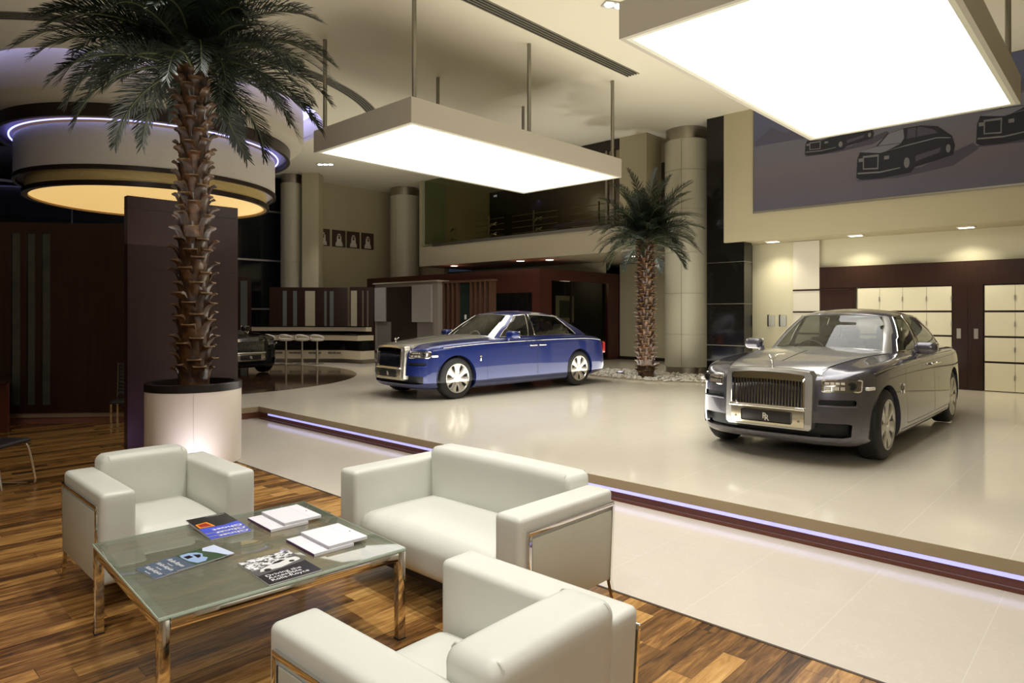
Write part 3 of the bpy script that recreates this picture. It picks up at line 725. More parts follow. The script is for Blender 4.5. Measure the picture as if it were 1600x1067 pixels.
def cabin():
    n = 8; b = catmull(GB_, n); t = catmull(GT_, n); V = 14; rows = []
    for j in range(V + 1):
        v = j / V; r = []
        for p, q in zip(b, t):
            P = Vector(p).lerp(Vector(q), v); o = .030 * sin(pi * v) ** .9; c = Vector((3.2, 0, P.z)); d = Vector((P.x - (3.2 if not 2.2 < P.x < 4.0 else P.x), P.y, 0))
            if d.length > 1e-6: d.normalize(); P = P + d * o
            if p[1] == 0: P.y = 0
            r.append(tuple(P))
        rows.append(r)
    roof = []; K = 12; e = rows[-1]
    for k in range(1, K + 1):
        s = 1 - k / K; roof.append([(x, y * s, z + (max(z, sinterp(x, RZ)) - z) * (1 - s ** 2.2) + .018 * (1 - s ** 8)) for x, y, z in e])
    return rows, [e] + roof, n
def wheel(parent, x, y, side, M_):
    w = thing('wheel', None, None, (x, y, WR)); w.parent = parent
    for k in ('label', 'category'):
        if k in w: del w[k]
    s = side; W_ = .245; R = WR
    prof = [(.245, -.5), (.262, -.5), (.31, -.49), (.345, -.44), (.362, -.36), (.369, -.25), (.370, -.1), (.370, .1), (.369, .25), (.362, .36), (.345, .44), (.31, .49), (.262, .5), (.245, .5)]
    bm = new(); lathe(bm, [(r, z * W_) for r, z in prof], seg=56, axis='Y')
    obj('tyre', bm, M_['tyre'], w, 40)
    bm = new()
    o = s * W_ * .5
    lathe(bm, [(.258, o * .98), (.262, o * 1.02), (.250, o * 1.02), (.240, o * .9), (.236, o * .3), (.236, -o * .6), (.25, -o * .9), (.258, -o * .98)], seg=56, axis='Y', closed_prof=True)
    yo = o * .86; yi = o * .35
    for k in range(7):
        a = 2 * pi * k / 7 + pi / 2; ca, sa = cos(a), sin(a)
        sec = [(.045, .050, yo - s * .008), (.10, .048, yo - s * .0), (.165, .050, yo + s * .004), (.21, .066, yo + s * .006), (.243, .104, yo + s * .004)]
        top = []; bot = []
        for r, h, yy in sec:
            top.append([(r, -h, yy), (r, -h * .55, yy + s * .010), (r, h * .55, yy + s * .010), (r, h, yy)]); bot.append([(r, -h * .9, yi), (r, h * .9, yi)])
        Vt = [[bm.verts.new((ca * r - sa * h, yy, sa * r + ca * h)) for r, h, yy in row] for row in top]; Vb = [[bm.verts.new((ca * r - sa * h, yy, sa * r + ca * h)) for r, h, yy in row] for row in bot]
        for i in range(len(sec) - 1):
            for j in range(3): bm.faces.new((Vt[i][j], Vt[i][j + 1], Vt[i + 1][j + 1], Vt[i + 1][j]))
            bm.faces.new((Vt[i][0], Vt[i + 1][0], Vb[i + 1][0], Vb[i][0])); bm.faces.new((Vt[i][3], Vt[i + 1][3], Vb[i + 1][1], Vb[i][1]))
    lathe(bm, [(0, yo + s * .012), (.075, yo + s * .010), (.088, yo + s * .002), (.095, yi)], seg=28, axis='Y')
    obj('rim', bm, M_['rim'], w, 30)
    bm = new(); lathe(bm, [(0, yo + s * .022), (.026, yo + s * .020), (.032, yo + s * .011)], seg=20, axis='Y'); obj('hub_cap', bm, CHROME, w)
    bm = new(); disc(bm, (0, s * .005, 0), .234, 40, axis='Y'); lathe(bm, [(.0, s * .03), (.17, s * .03), (.17, s * .015)], seg=32, axis='Y', mi=1); obj('brake_disc', bm, [MATT, DSTEEL], w)
def make_car(name, label, loc, rz, paint, hoodp, pillar, seatm, plate=True, front_only=False):
    root = thing(name, label, 'car', loc, rz, None)
    SEAM = mat('panel gap black', (.004, .004, .004), .6); RUB = {'tyre': mat('tyre rubber', (.012, .012, .013), .55), 'rim': mat('silver alloy', (.62, .60, .56), .28, .85)}
    MESHM = mat('black intake mesh', (.006, .006, .007), .6); DARKIN = mat('dark cabin trim', (.015, .013, .012), .6)
    WGL = glass('car side glass', (.33, .36, .33), 1.6, .015, 1.); WSH = glass('car windscreen glass', (.50, .52, .50), 1.55, .01, 1.)
    side = lambda c, n: c.y > .55 and abs(n.y) > .25
    bm = body_half()
    # wheel arches
    for cx in (XF, XR):
        arc = [(cx + .415 * cos(radians(a)), WR - .005 + .415 * sin(radians(a))) for a in range(-30, 211, 8)]
        f = cut(bm, arc + [(cx - .36, -.1), (cx + .36, -.1)], (0, 2), lambda c, n: c.y > .5); bmesh.ops.delete(bm, geom=f, context='FACES')
    arch = lambda c: min((c.x - XF) ** 2 + (c.z - WR) ** 2, (c.x - XR) ** 2 + (c.z - WR) ** 2) < .43 ** 2 and c.y > .5
    rimflange(bm, lambda c: (0, -.06, 0), arch)
    parts = []
    front = lambda c, n: c.x < .55 and (n.x < -.15) and c.y > 0
    # front openings, seen from ahead
    fintake = cut(bm, [(0, .285), (.70, .29), (.765, .305), (.775, .425), (.74, .435), (0, .435)], (1, 2), front); intake = take(bm, fintake, .06)
    hl = rrect(.52, .835, .745, .868, .022); f = cut(bm, hl, (1, 2), front); lampb = take(bm, f, .004)
    sl = rrect(.50, .80, .615, .668, .015); f = cut(bm, sl, (1, 2), front); slotb = take(bm, f, .02)
    rimflange(bm, lambda c: (.06, -.0, 0), lambda c: c.x < .6 and .27 < c.z < .88 and c.y < .86 and not arch(c) and c.y > .001)
    rimflange(intake, lambda c: (.03, 0, 0), lambda c: c.y > .001)
    # doors
    d1 = [(1.50, .30), (2.83, .30), (2.83, 1.02), (2.83, 1.2), (1.62, 1.2), (1.50, .85)]
    d1 = [(1.52, .33), (1.56, .31), (2.825, .31), (2.825, 1.012), (1.50, 1.000), (1.49, .70)]
    d2 = [(2.84, .31), (3.72, .31), (3.78, .36), (3.84, .60), (3.96, .76), (4.10, .84), (4.13, 1.022), (2.84, 1.012)]
    doors = []
    for d in (d1, d2):
        f = cut(bm, d, (0, 2), side); ring = cut(bm, shrink(d, .006), (0, 2), side); rs = set(ring)
        for g in bm.faces:
            c = g.calc_center_median()
            if g not in rs and side(c, g.normal) and ptin((c.x, c.z), d): g.material_index = 1
        doors.append(take(bm, ring))
    # sill line
    for g in cut(bm, [(1.30, .262), (3.68, .262), (3.68, .272), (1.30, .272)], (0, 2), side): g.material_index = 1
    # hood
    ho = [(-.1, 0), (-.1, hoody(0))] + [(x / 10, hoody(x / 10)) for x in range(0, 18)] + [(1.76, 0)]
    upf = lambda c, n: n.z > .3 and c.z > .9
    ho2 = [(x, max(y, 0) if y > 0 else -.02) for x, y in ho]
    f = cut(bm, ho2, (0, 1), upf); hood = take(bm, f)
    # black gap between hood and wings
    body = sym(bm); hood = sym(hood)
    ob = obj('body', body, [paint, SEAM], root, 32)
    for q in (ob,): q.data.materials.append(paint)
    obj('hood', hood, hoodp, root, 32)
    gap = new()
    for s in (-1, 1):
        pts = []
        for k in range(2, 35):
            x = .1 + k * .048; y = hoody(x); zz = hood_z(x, y) + .0012; pts.append((x, s * y, zz))
        tube(gap, pts, .0035, 5)
    tube(gap, [(.42 + k * .04, 0, hood_z(.42 + k * .04, 0) + .0005) for k in range(20)], .004, 5)
    obj('hood_gap', gap, SEAM, root)
    for s in (1, -1):
        for k, d in enumerate(doors):
            dd = d.copy() if s == 1 else mirrored(d); od = obj('door', dd, paint, root, 32)
            hx = (2.60, 2.80) if k == 0 else (2.86, 3.06)
            hb = new(); y = .985
            for x0_ in (hx,): soft(hb, x0_[0], x0_[1], s * y - .016, s * y + .016, .895, .925, .012, 8)
            bx(hb, hx[0] + .02, hx[0] + .05, s * (y - .03) - .01, s * (y - .03) + .012, .90, .92); bx(hb, hx[1] - .05, hx[1] - .02, s * (y - .03) - .01, s * (y - .03) + .012, .90, .92)
            obj('door_handle', hb, CHROME, od)
    for d in doors: d.free()
    obj('bumper_intake', sym(intake), MESHM, root)
    # headlamps
    LG = mat('headlamp glass', (.75, .75, .72), .06, .2, 1.); LD = mat('headlamp dark', (.03, .03, .03), .15, .6); DRL = mat('lamp reflector', (.9, .88, .82), .12, .9)
    for s in (1, -1):
        l = lampb.copy() if s == 1 else mirrored(lampb); lo = obj('headlamp', l, mat('headlamp housing', (.25, .24, .22), .12, .8), root)
        b = new(); fr = [(front_x(y, z) - .008, s * y, z) for y, z in rrect(.524, .831, .749, .864, .02)]; tube(b, fr, .008, 6, closed=True); obj('chrome_bezel', b, CHROME, lo)
        b = new()
        for y, z, r in ((.765, .806, .038),):
            x = front_x(y, z); lathe(b, [(.0, -.004), (r * .55, -.006), (r * .62, -.014), (r, -.014), (r, .02)], (x - .004, s * y, z), 20, axis='X')
        obj('projector_lens', b, [LD], lo)
        b = new()
        for (y0, y1, z0, z1) in ((.545, .715, .822, .845), (.545, .60, .765, .80), (.615, .67, .765, .80), (.68, .715, .765, .80)):
            ym = (y0 + y1) / 2; n_ = 4
            for q in range(n_):
                ya = y0 + (y1 - y0) * q / n_; yb = y0 + (y1 - y0) * (q + 1) / n_; x = front_x((ya + yb) / 2, (z0 + z1) / 2); bx(b, x - .007, x + .01, min(s * ya, s * yb), max(s * ya, s * yb), z0, z1)
        obj('lamp_reflector', b, DRL, lo)
        l = slotb.copy() if s == 1 else mirrored(slotb); so = obj('fog_slot', l, MESHM, root)
        b = new(); tube(b, [(front_x(y, .606) - .006, s * y, .606) for y in (.49, .55, .62, .69, .76, .81)], .009, 6); obj('lip', b, mat('lip ' + paint.name, tuple(min(1, c * 1.3) for c in paint.node_tree.nodes['Principled BSDF'].inputs[0].default_value[:3]), .2, .6), so)
        b = new(); soft(b, .30, .41, s * .895 - .02, s * .895 + .02, .765, .80, .01, 6)
        for v in b.verts: v.co.y += s * (v.co.x - .355) * .30
        obj('side_marker', b, mat('clear marker', (.8, .78, .72), .1, .1, 1.), root)
        b = new(); bx(b, 1.335, 1.36, s * .966 - .008, s * .966 + .009, .66, .76, .004); bx(b, 1.328, 1.367, s * .966 - .007, s * .966 + .008, .74, .765, .003); obj('wing_badge', b, CHROME, root)
        # coach line
        b = new(); tube(b, [(.55 + k * .2, s * (shoulder_y(.55 + k * .2, .93) + .0015), sinterp(.55 + k * .2, ZTOP) - .052) for k in range(23)], .0045, 5); obj('coach_line', b, CHROME, root)
        # mirror
        b = new(); soft(b, 1.98, 2.16, s * 1.03 - .115, s * 1.03 + .115, 1.055, 1.20, .06, 10)
        for v in b.verts: v.co.x += abs(v.co.y - s * .92) * .12 * 1
        tube(b, [(2.07, s * .93, 1.08), (2.08, s * .90, 1.01), (2.09, s * .84, .995)], [.045, .035, .03], 10); mo = obj('door_mirror', b, paint, root)
        b = new(); soft(b, 2.155, 2.175, s * 1.03 - .10, s * 1.03 + .10, 1.065, 1.19, .01, 6)
        for v in b.verts: v.co.x += abs(v.co.y - s * .92) * .12
        obj('mirror_glass', b, CHROME, mo)
        # tail lamp
        b = new(); soft(b, 5.10, 5.20, s * .755 - .06, s * .755 + .06, .66, .91, .03, 8)
        for v in b.verts: v.co.x -= (abs(v.co.y) - .755) * .9
        obj('tail_lamp', b, mat('red tail lamp', (.35, .02, .02), .1, .1, 1.), root)
    lampb.free(); slotb.free()
    # grille
    b = new(); O = [(-.46, .345), (.46, .345), (.47, .40), (.462, .90), (.445, .945)]; 
    def frame(b, outer, inner, xo, xi, depth, bev=0):
        n = len(outer); A = [b.verts.new((xo(z), y, z)) for y, z in outer]; C = [b.verts.new((xi(z), y, z)) for y, z in inner]
        A2 = [b.verts.new((xo(z) + depth, y, z)) for y, z in outer]; C2 = [b.verts.new((xi(z) + depth, y, z)) for y, z in inner]
        for i in range(n):
            j = (i + 1) % n
            for q in ((A[i], A[j], C[j], C[i]), (C[i], C[j], C2[j], C2[i]), (A[i], A[j], A2[j], A2[i])): b.faces.new(q)
    lean = lambda z: -.018 + .07 * max(0, z - .45)
    out = [(-.42, .35), (.42, .35), (.446, .375), (.450, .42), (.452, .84), (.448, .90), (.42, .938), (.2, .956), (0, .960), (-.2, .956), (-.42, .938), (-.448, .90), (-.452, .84), (-.450, .42), (-.446, .375)]
    inn = [(-.378, .37), (.378, .37), (.385, .38), (.386, .42), (.386, .84), (.383, .89), (.371, .905), (.2, .922), (0, .926), (-.2, .922), (-.371, .905), (-.383, .89), (-.386, .84), (-.386, .42), (-.385, .38)]
    A_ = [(y * 1.012, z + (.010 if z > .6 else -.004)) for y, z in out]
    frame(b, A_, out, lambda z: lean(z) + .050, lambda z: lean(z) + .020, .08); frame(b, out, inn, lambda z: lean(z) + .020, lambda z: lean(z) + .004, .08); obj('grille_surround', b, hoodp, root, 40)
    b = new(); inn2 = [(y * .93, .575 if z < .5 else (z - .06 if z > .89 else z)) for y, z in inn]
    inn2 = [(-.37, .585), (.37, .585), (.372, .59), (.373, .60), (.373, .82), (.371, .838), (.366, .843), (.2, .848), (0, .850), (-.2, .848), (-.366, .843), (-.371, .838), (-.373, .82), (-.373, .60), (-.372, .59)]
    inn3 = [(y, max(z, .555)) for y, z in inn]
    frame(b, inn3, inn2, lambda z: lean(z) - .006, lambda z: lean(z) - .016, .07); obj('grille_frame', b, CHROME, root, 40)
    b = new()
    for k in range(23):
        y = -.352 + .032 * k; z0, z1 = .585, .85
        v = [(lean(z0) + .004, y, z0), (lean(z1) + .004, y, z1)]
        for a, c in ((-.0055, .0055),):
            A = [b.verts.new(p) for p in ((lean(z0) + .008, y + a, z0), (lean(z0) + .008, y + c, z0), (lean(z0) + .02, y + c, z0), (lean(z0) + .02, y + a, z0))]; C = [b.verts.new(p) for p in ((lean(z1) + .008, y + a, z1), (lean(z1) + .008, y + c, z1), (lean(z1) + .02, y + c, z1), (lean(z1) + .02, y + a, z1))]
            for i in range(4): b.faces.new((A[i], A[(i + 1) % 4], C[(i + 1) % 4], C[i]))
    obj('grille_slats', b, mat('grille slat chrome', (.55, .52, .46), .15, 1.), root)
    obj('grille_backing', B(lean(.7) + .06, lean(.7) + .07, -.38, .38, .56, .87), SEAM, root)
    b = new(); soft(b, lean(.5) - .034, lean(.5) + .03, -.40, .40, .545, .582, .018, 10); obj('grille_bar', b, CHROME, root)
    b = new(); bx(b, -.018, .02, -.383, .383, .372, .552, .004); obj('plate_carrier', b, mat('pale champagne metal', (.60, .55, .42), .22, .8), root)
    if plate:
        b = new(); bx(b, -.034, -.018, -.262, .262, .405, .522, .006); p = obj('number_plate', b, mat('charcoal plate', (.025, .023, .022), .35), root)
        b = new(); fr = [(-.035, y, z) for y, z in rrect(-.262, .262, .405, .522, .012)]; tube(b, fr, .004, 5, closed=True); obj('plate_frame', b, BLACK, p)
        WL = mat('white lettering', (.62, .60, .54), .4)
        R90 = (radians(90), 0, radians(-90))
        text('monogram', 'R', .085, WL, p, (-.0355, .034, .438), R90, .0006, True, .95); text('monogram', 'R', .085, WL, p, (-.0365, .012, .420), R90, .0006, True, .95)
    b = new(); lathe(b, [(0, -.003), (.011, -.003), (.013, .004)], (-.02, .33, .44), 14, axis='X'); lathe(b, [(0, -.003), (.011, -.003), (.013, .004)], (-.02, -.33, .44), 14, axis='X'); obj('parking_sensor', b, DSTEEL, root)
    # mascot
    zc = hood_z(.10, 0); b = new(); lathe(b, [(0, .012), (.018, .010), (.036, .003), (.038, -.004)], (.14, 0, zc + .006), 20)
    tube(b, [(.145, 0, zc), (.142, 0, zc + .04), (.135, 0, zc + .078), (.128, 0, zc + .102)], [.010, .009, .013, .008], 8)
    lathe(b, [(0, .011), (.008, .006), (.009, 0), (.006, -.007), (0, -.010)], (.120, 0, zc + .116), 10)
    for s in (-1, 1): tube(b, [(.13, s * .006, zc + .092), (.145, s * .026, zc + .112), (.162, s * .040, zc + .130), (.178, s * .044, zc + .136)], [.007, .010, .008, .003], 6)
    obj('hood_ornament', b, CHROME, root)
    # cabin
    rows, roof, n = cabin(); uA0, uA1 = 2 * n + 4, 3 * n + 6; uB0, uB1 = 6 * n - 2, 6 * n + 1; uC0 = 9 * n + 1; uR0 = 10 * n + 6; N = len(rows[0]) - 1; V = len(rows) - 1
    def glassmask(i, j):     # i face column, j face row
        if j < 1 or j >= V: return None
        if i < uA0: return 'windshield'
        if uA1 <= i < uB0: return 'front'
        if uB1 <= i < uC0: return 'rear'
        if i >= uR0: return 'back'
        return None
    allp = rows; bms = {k: new() for k in ('shell', 'pillar', 'windshield', 'front', 'rear', 'back')}
    vc = {k: {} for k in bms}
    def vert(k, p):
        key = (round(p[0], 5), round(p[1], 5), round(p[2], 5))
        if key not in vc[k]: vc[k][key] = bms[k].verts.new(p)
        return vc[k][key]
    def quad(k, ps):
        vs = []
        for p in ps:
            v = vert(k, p)
            if v not in vs: vs.append(v)
        if len(vs) >= 3:
            try: bms[k].faces.new(vs)
            except ValueError: pass
    for j in range(V):
        for i in range(N):
            g = glassmask(i, j); k = g or ('pillar' if i < uA0 + 6 else 'shell')
            quad(k, (rows[j][i], rows[j][i + 1], rows[j + 1][i + 1], rows[j + 1][i]))
    for j in range(len(roof) - 1):
        for i in range(N):
            k = 'pillar' if (j == 0 and i < uA0 + 6) or (i < 6) else 'shell'
            quad(k, (roof[j][i], roof[j][i + 1], roof[j + 1][i + 1], roof[j + 1][i]))
    def glassin(k):
        m_ = bms[k]; bmesh.ops.recalc_face_normals(m_, faces=m_.faces)
        return m_
    obj('roof', sym(bms['shell']), paint, root, 32); obj('windscreen_surround', sym(bms['pillar']), pillar, root, 32)
    obj('windscreen', sym(glassin('windshield')), WSH, root); obj('rear_window', sym(glassin('back')), WGL, root)
    for k, (ua, ub) in (('front', (uA1, uB0)), ('rear', (uB1, uC0))):
        for s in (1, -1):
            g = bms[k].copy() if s == 1 else mirrored(bms[k]); wo = obj('side_window', g, WGL, root)
            path = [rows[1][i] for i in range(ua, ub + 1)] + [rows[j][ub] for j in range(2, V)] + [rows[V][i] for i in range(ub, ua - 1, -1)] + [rows[j][ua] for j in range(V - 1, 1, -1)]
            b = new(); tube(b, [(x, s * (y + .002), z) for x, y, z in path], .0085, 6, closed=True); obj('window_chrome', b, CHROME, wo)
        bms[k].free()
    b = new()
    for s in (1, -1): # black B pillar
        q = [[(x, s * (y + .003), z) for x, y, z in rows[j][uB0:uB1 + 1]] for j in range(1, V + 1)]; grid_mesh(b, q)
    obj('door_pillar', b, BLACK, root)
    wp = [rows[1][i] for i in range(0, uA0 + 1)] + [rows[j][uA0] for j in range(2, V)] + [rows[V][i] for i in range(uA0, -1, -1)]
    full = wp + [(x, -y, z) for x, y, z in wp[::-1][1:-1]]; b = new(); tube(b, full, .007, 5, closed=True); obj('windscreen_seal', b, SEAM if pillar is not hoodp else pillar, root)
    # under body, wheel wells
    b = new(); bx(b, .35, 4.95, -.62, .62, .19, .70); bx(b, 1.28, 3.68, -.90, .90, .19, .30); bx(b, .12, .45, -.5, .5, .24, .6)
    for cx in (XF, XR):
        for s in (-1, 1): lathe(b, [(.44, s * .60), (.43, s * .905)], (cx, 0, WR), 24, axis='Y', a0=radians(-15), a1=radians(195))
    obj('underbody', b, MATT, root)
    # interior
    b = new(); bx(b, 1.75, 2.15, -.70, .70, .70, 1.04, .03); bx(b, 1.6, 4.6, -.72, .72, .62, .70); bx(b, 4.2, 4.7, -.68, .68, .7, 1.06, .02); bx(b, 2.15, 3.4, -.12, .12, .7, .86, .02); obj('dashboard', b, DARKIN, root)
    b = new(); ring = [(2.30 + .03 * sin(a), .36 + .19 * cos(a), 1.0 + .17 * sin(a)) for a in [2 * pi * k / 24 for k in range(24)]]; tube(b, ring, .014, 6, closed=True); tube(b, [(2.15, .36, .98), (2.31, .36, 1.0)], .03, 8); bx(b, 2.29, 2.31, .19, .53, .98, 1.01); obj('steering_wheel', b, seatm, root)
    for x in (2.75, 3.72):
        for y in (-.37, .37):
            b = new(); soft(b, x - .30, x + .22, y - .26, y + .26, .70, .86, .06, 8); t_ = new(); soft(t_, x + .14, x + .30, y - .25, y + .25, .78, 1.20 if x < 3 else 1.16, .06, 8); soft(t_, x + .20, x + .31, y - .13, y + .13, 1.19 if x < 3 else 1.14, 1.37 if x < 3 else 1.30, .045, 8)
            for v in t_.verts: v.co.x += (v.co.z - .8) * .22
            join(b, t_); obj('seat', b, seatm, root)
    for x, y, s in ((XF, -.815, -1), (XF, .815, 1), (XR, -.815, -1), (XR, .815, 1)): wheel(root, x, y, s, RUB)
    return root
def hood_z(x, y):
    zt = sinterp(x, ZTOP); zc = sinterp(x, ZCEN); ye = shoulder_y(x, 1.); s = min(1, abs(y) / max(ye, .01)); z = zt + (zc - zt) * (1 - s ** 2.4)
    if x < 1.9:
        c = hoody(x); e = (c - abs(y)) / .05; e = max(0, min(1, e * .5 + .5)); w_ = max(0, min(1, (1.9 - x) / .3)) * min(1, x / .12); z += .014 * (e * e * (3 - 2 * e)) * w_ - .006 * w_
    return z
_PC = None
def plan_y(x):
    global _PC
    if _PC is None: _PC = catmull(PLAN, 12)
    for a, b in zip(_PC, _PC[1:]):
        if a[0] <= x <= b[0] and b[0] > a[0]: t = (x - a[0]) / (b[0] - a[0]); return a[1] + (b[1] - a[1]) * t
    return 0
def shoulder_y(x, t): return plan_y(x) - sinterp(t, OFF)
def front_x(y, z):
    """x of the nose surface at half width y and height z"""
    global _PC
    if _PC is None: plan_y(1)
    t = (z - .2) / .72; o = sinterp(max(0, min(1, t)), OFF)
    for a, b in zip(_PC, _PC[1:]):
        ya, yb = a[1], b[1]
        if ya <= y + o * .7 <= yb and a[0] < .8: s = (y + o * .7 - ya) / (yb - ya); x = a[0] + (b[0] - a[0]) * s; return x + o * .8 + .035 * max(0, t - .45) ** 1.3 * (1 - x / .5) * 1.5
    return 0
def paint_mat(name, col, metal=.6, rough=.28):
    m = mat(name, col, rough, metal, 1.); N = NT(m); P, X = N.opos(); f = N.noise(P, 900., 2); N.l(N.mix(N.m('MULTIPLY', f, .5), col, tuple(min(1, c * 1.25 + .01) for c in col)), N.b.inputs['Base Color']); return m
BLUE = paint_mat('deep metallic blue paint', (.003, .013, .11), .25, .3)
SILV = paint_mat('bright silver paint', (.52, .50, .44), .75, .3)
GREY = paint_mat('metallic graphite grey paint', (.115, .112, .135), .6, .24)
HGREY = paint_mat('brushed pale silver hood paint', (.43, .43, .42), .8, .32)
BLK = paint_mat('black paint', (.008, .008, .009), .2, .2)
CRS = mat('cream seat leather', (.55, .50, .38), .5); GRS = mat('grey beige seat leather', (.22, .20, .17), .5)
make_car('luxury_sedan', 'silver grey four-door luxury sedan with pale hood, nearest car on the right', (-2.83, 6.90, UP), radians(90), GREY, HGREY, HGREY, GRS)
make_car('luxury_sedan', 'deep blue four-door luxury sedan with silver hood in the middle of the floor', (-9.854, 7.243, UP), radians(86.35), BLUE, SILV, SILV, CRS)
make_car('luxury_sedan', 'black luxury sedan on the dark round floor, half hidden behind the aubergine wall slab', (-15.75, 7.45, UP + .003), radians(184), BLK, BLK, BLK, GRS)
# ================================================================ LOUNGE
STITCH = mat('seam shadow', (.20, .19, .15), .7)
def lounge_seat(name, label, cat, loc, rz, W, D=.84, H=.69, group=None):
    """faces local -Y; origin on the floor under its middle"""
    t = thing(name, label, cat, loc, rz, group); aw = .185; x1 = W / 2; yb = D / 2; zb = .165
    bm = new(); soft(bm, -x1 + aw - .01, x1 - aw + .01, -yb + .015, yb - .14, zb, .43, .085, 16, top=.022, front=.02)
    obj('seat_cushion', bm, LEATH, t, 60)
    # backrest: thick wedge leaning back
    bm = new(); soft(bm, -x1 + aw - .012, x1 - aw + .012, yb - .235, yb - .012, .20, .765, .055, 16)
    for v in bm.verts:
        k = (v.co.z - .2) / .565
        v.co.y += .035 * k + (.05 * (1 - k) if v.co.y < yb - .12 else -.055 * (1 - k) * 0)
        v.co.z += .012 * k * max(0, 1 - (v.co.x / x1) ** 2)
    ends = {}; xin = x1 - aw + .012 - .055
    for s in (-1, 1):
        c_ = [v.co.copy() for v in bm.verts if abs(v.co.x - s * (xin - .02)) < .03]; xs_ = sorted({round(c.x, 4) for c in c_}, key=lambda q: abs(q - s * xin))[0]
        ring = [c for c in c_ if abs(c.x - xs_) < 1e-3]; cy_ = sum(c.y for c in ring) / len(ring); cz_ = sum(c.z for c in ring) / len(ring)
        ring.sort(key=lambda c: atan2(c.z - cz_, c.y - cy_)); ends[s] = ring
    b = obj('backrest', bm, LEATH, t, 60)
    for s in (-1, 1):
        bmt = new(); tube(bmt, [Vector((c.x + s * .002, cy_ + (c.y - cy_) * 1.012, cz_ + (c.z - cz_) * 1.008)) for c in ends[s]], .004, 6, closed=True); obj('piping', bmt, LEATH, b)
    for s in (-1, 1):
        bm = new(); soft(bm, s * (x1 - aw / 2) - aw / 2, s * (x1 - aw / 2) + aw / 2, -yb, yb - .005, zb, H, .030, 16)
        for v in bm.verts:   # side tapers a little to the foot at the back
            if v.co.y > 0: v.co.y -= .03 * (1 - (v.co.z - zb) / (H - zb)) * (v.co.y / yb)
        a = obj('armrest', bm, LEATH, t, 60)
        xo = s * (x1 + .002)
        def sp(y0, y1, z0, z1, th, m_, nm, par):
            b_ = new(); bx(b_, min(xo, xo + s * th), max(xo, xo + s * th), y0, y1, z0, z1, .004); return obj(nm, b_, m_, par)
        sp(-yb + .085, yb - .035, zb + .01, H - .115, .008, LEATHP, 'side_panel', a)
        b_ = new()
        for (y0, y1, z0, z1) in ((-yb + .052, yb - .012, H - .095, H - .072), (-yb + .052, -yb + .076, zb, H - .095)):
            bx(b_, min(xo - s * .004, xo + s * .012), max(xo - s * .004, xo + s * .012), y0, y1, z0, z1, .002)
        v4 = [(yb - .030, H - .095), (yb - .012, H - .095), (yb - .040, zb), (yb - .058, zb)]
        prism(b_, v4, min(xo - s * .004, xo + s * .012), max(xo - s * .004, xo + s * .012), 'X'); obj('chrome_frame', b_, CHROME, a)
        for yy, dy in ((-yb + .064, .0), (yb - .05, .055)):
            b_ = new(); w_ = .028; xa, xb = (s * (x1 + .010), s * (x1 - .012))
            A = [b_.verts.new(p) for p in ((xa, yy - w_ / 2, zb + .02), (xb, yy - w_ / 2, zb + .02), (xb, yy + w_ / 2, zb + .02), (xa, yy + w_ / 2, zb + .02))]
            C = [b_.verts.new(p) for p in ((xa, yy + dy - w_ * .4, 0), (xb, yy + dy - w_ * .4, 0), (xb, yy + dy + w_ * .4, 0), (xa, yy + dy + w_ * .4, 0))]
            b_.faces.new(A); b_.faces.new(C[::-1])
            for i in range(4): b_.faces.new((A[i], C[i], C[(i + 1) % 4], A[(i + 1) % 4]))
            obj('leg', b_, CHROME, t)
    obj('under_frame', B(-x1 + aw - .02, x1 - aw + .02, -yb + .06, yb - .04, zb - .03, zb + .03), MATT, t)
    return t
lounge_seat('armchair', 'cream leather armchair in front of the white planter, behind the glass table', 'armchair', (-4.71, 1.61, 0), radians(90 - 1), .90, .87, .69, None)
lounge_seat('armchair', 'cream leather armchair seen from behind at the bottom of the picture', 'armchair', (-1.70, 1.545, 0), radians(-90 + 1), .95, .86, .69, None)
lounge_seat('loveseat', 'cream leather two-seat sofa with its back to the glowing step', 'sofa', (-3.07, 2.86, 0), radians(0), 1.64, .82, .69)
# glass coffee table
t = thing('coffee_table', 'square chrome and greenish glass coffee table with magazines on it', 'table', (-3.465, 1.625, 0), radians(-3.7)); TH = .48; hw = .60
TGL = bpy.data.materials.new('frosted green table glass'); TGL.use_nodes = True; MATS['tgl'] = TGL
_t = TGL.node_tree; _b = _t.nodes['Principled BSDF']; _b.inputs['Base Color'].default_value = (.20, .21, .155, 1); _b.inputs['Roughness'].default_value = .05; _b.inputs['Specular IOR Level'].default_value = .9; _b.inputs['Alpha'].default_value = .60; _b.inputs['Coat Weight'].default_value = .4
obj('table_top', B(-hw, hw, -hw, hw, TH - .012, TH, .002), TGL, t)
EDG = bpy.data.materials.new('pale green glass border'); EDG.use_nodes = True; MATS['edg'] = EDG
_b = EDG.node_tree.nodes['Principled BSDF']; _b.inputs['Base Color'].default_value = (.62, .78, .70, 1); _b.inputs['Roughness'].default_value = .08
bm = new(); w_ = .045
for a in ((-hw, hw, -hw, -hw + w_), (-hw, hw, hw - w_, hw), (-hw, -hw + w_, -hw + w_, hw - w_), (hw - w_, hw, -hw + w_, hw - w_)): bx(bm, a[0] + .002, a[1] - .002, a[2] + .002, a[3] - .002, TH - .017, TH - .0125)
bx(bm, -.012, .012, -hw + w_, hw - w_, TH - .017, TH - .0125)
bx(bm, -hw - .001, hw + .001, -hw - .001, -hw + .002, TH - .011, TH - .001); bx(bm, hw - .002, hw + .001, -hw, hw, TH - .011, TH - .001); bx(bm, -hw - .001, -hw + .002, -hw, hw, TH - .011, TH - .001); bx(bm, -hw, hw, hw - .002, hw + .001, TH - .011, TH - .001)
obj('glass_border', bm, EDG, t)
bm = new(); z0, z1 = TH - .062, TH - .018; w_ = .04
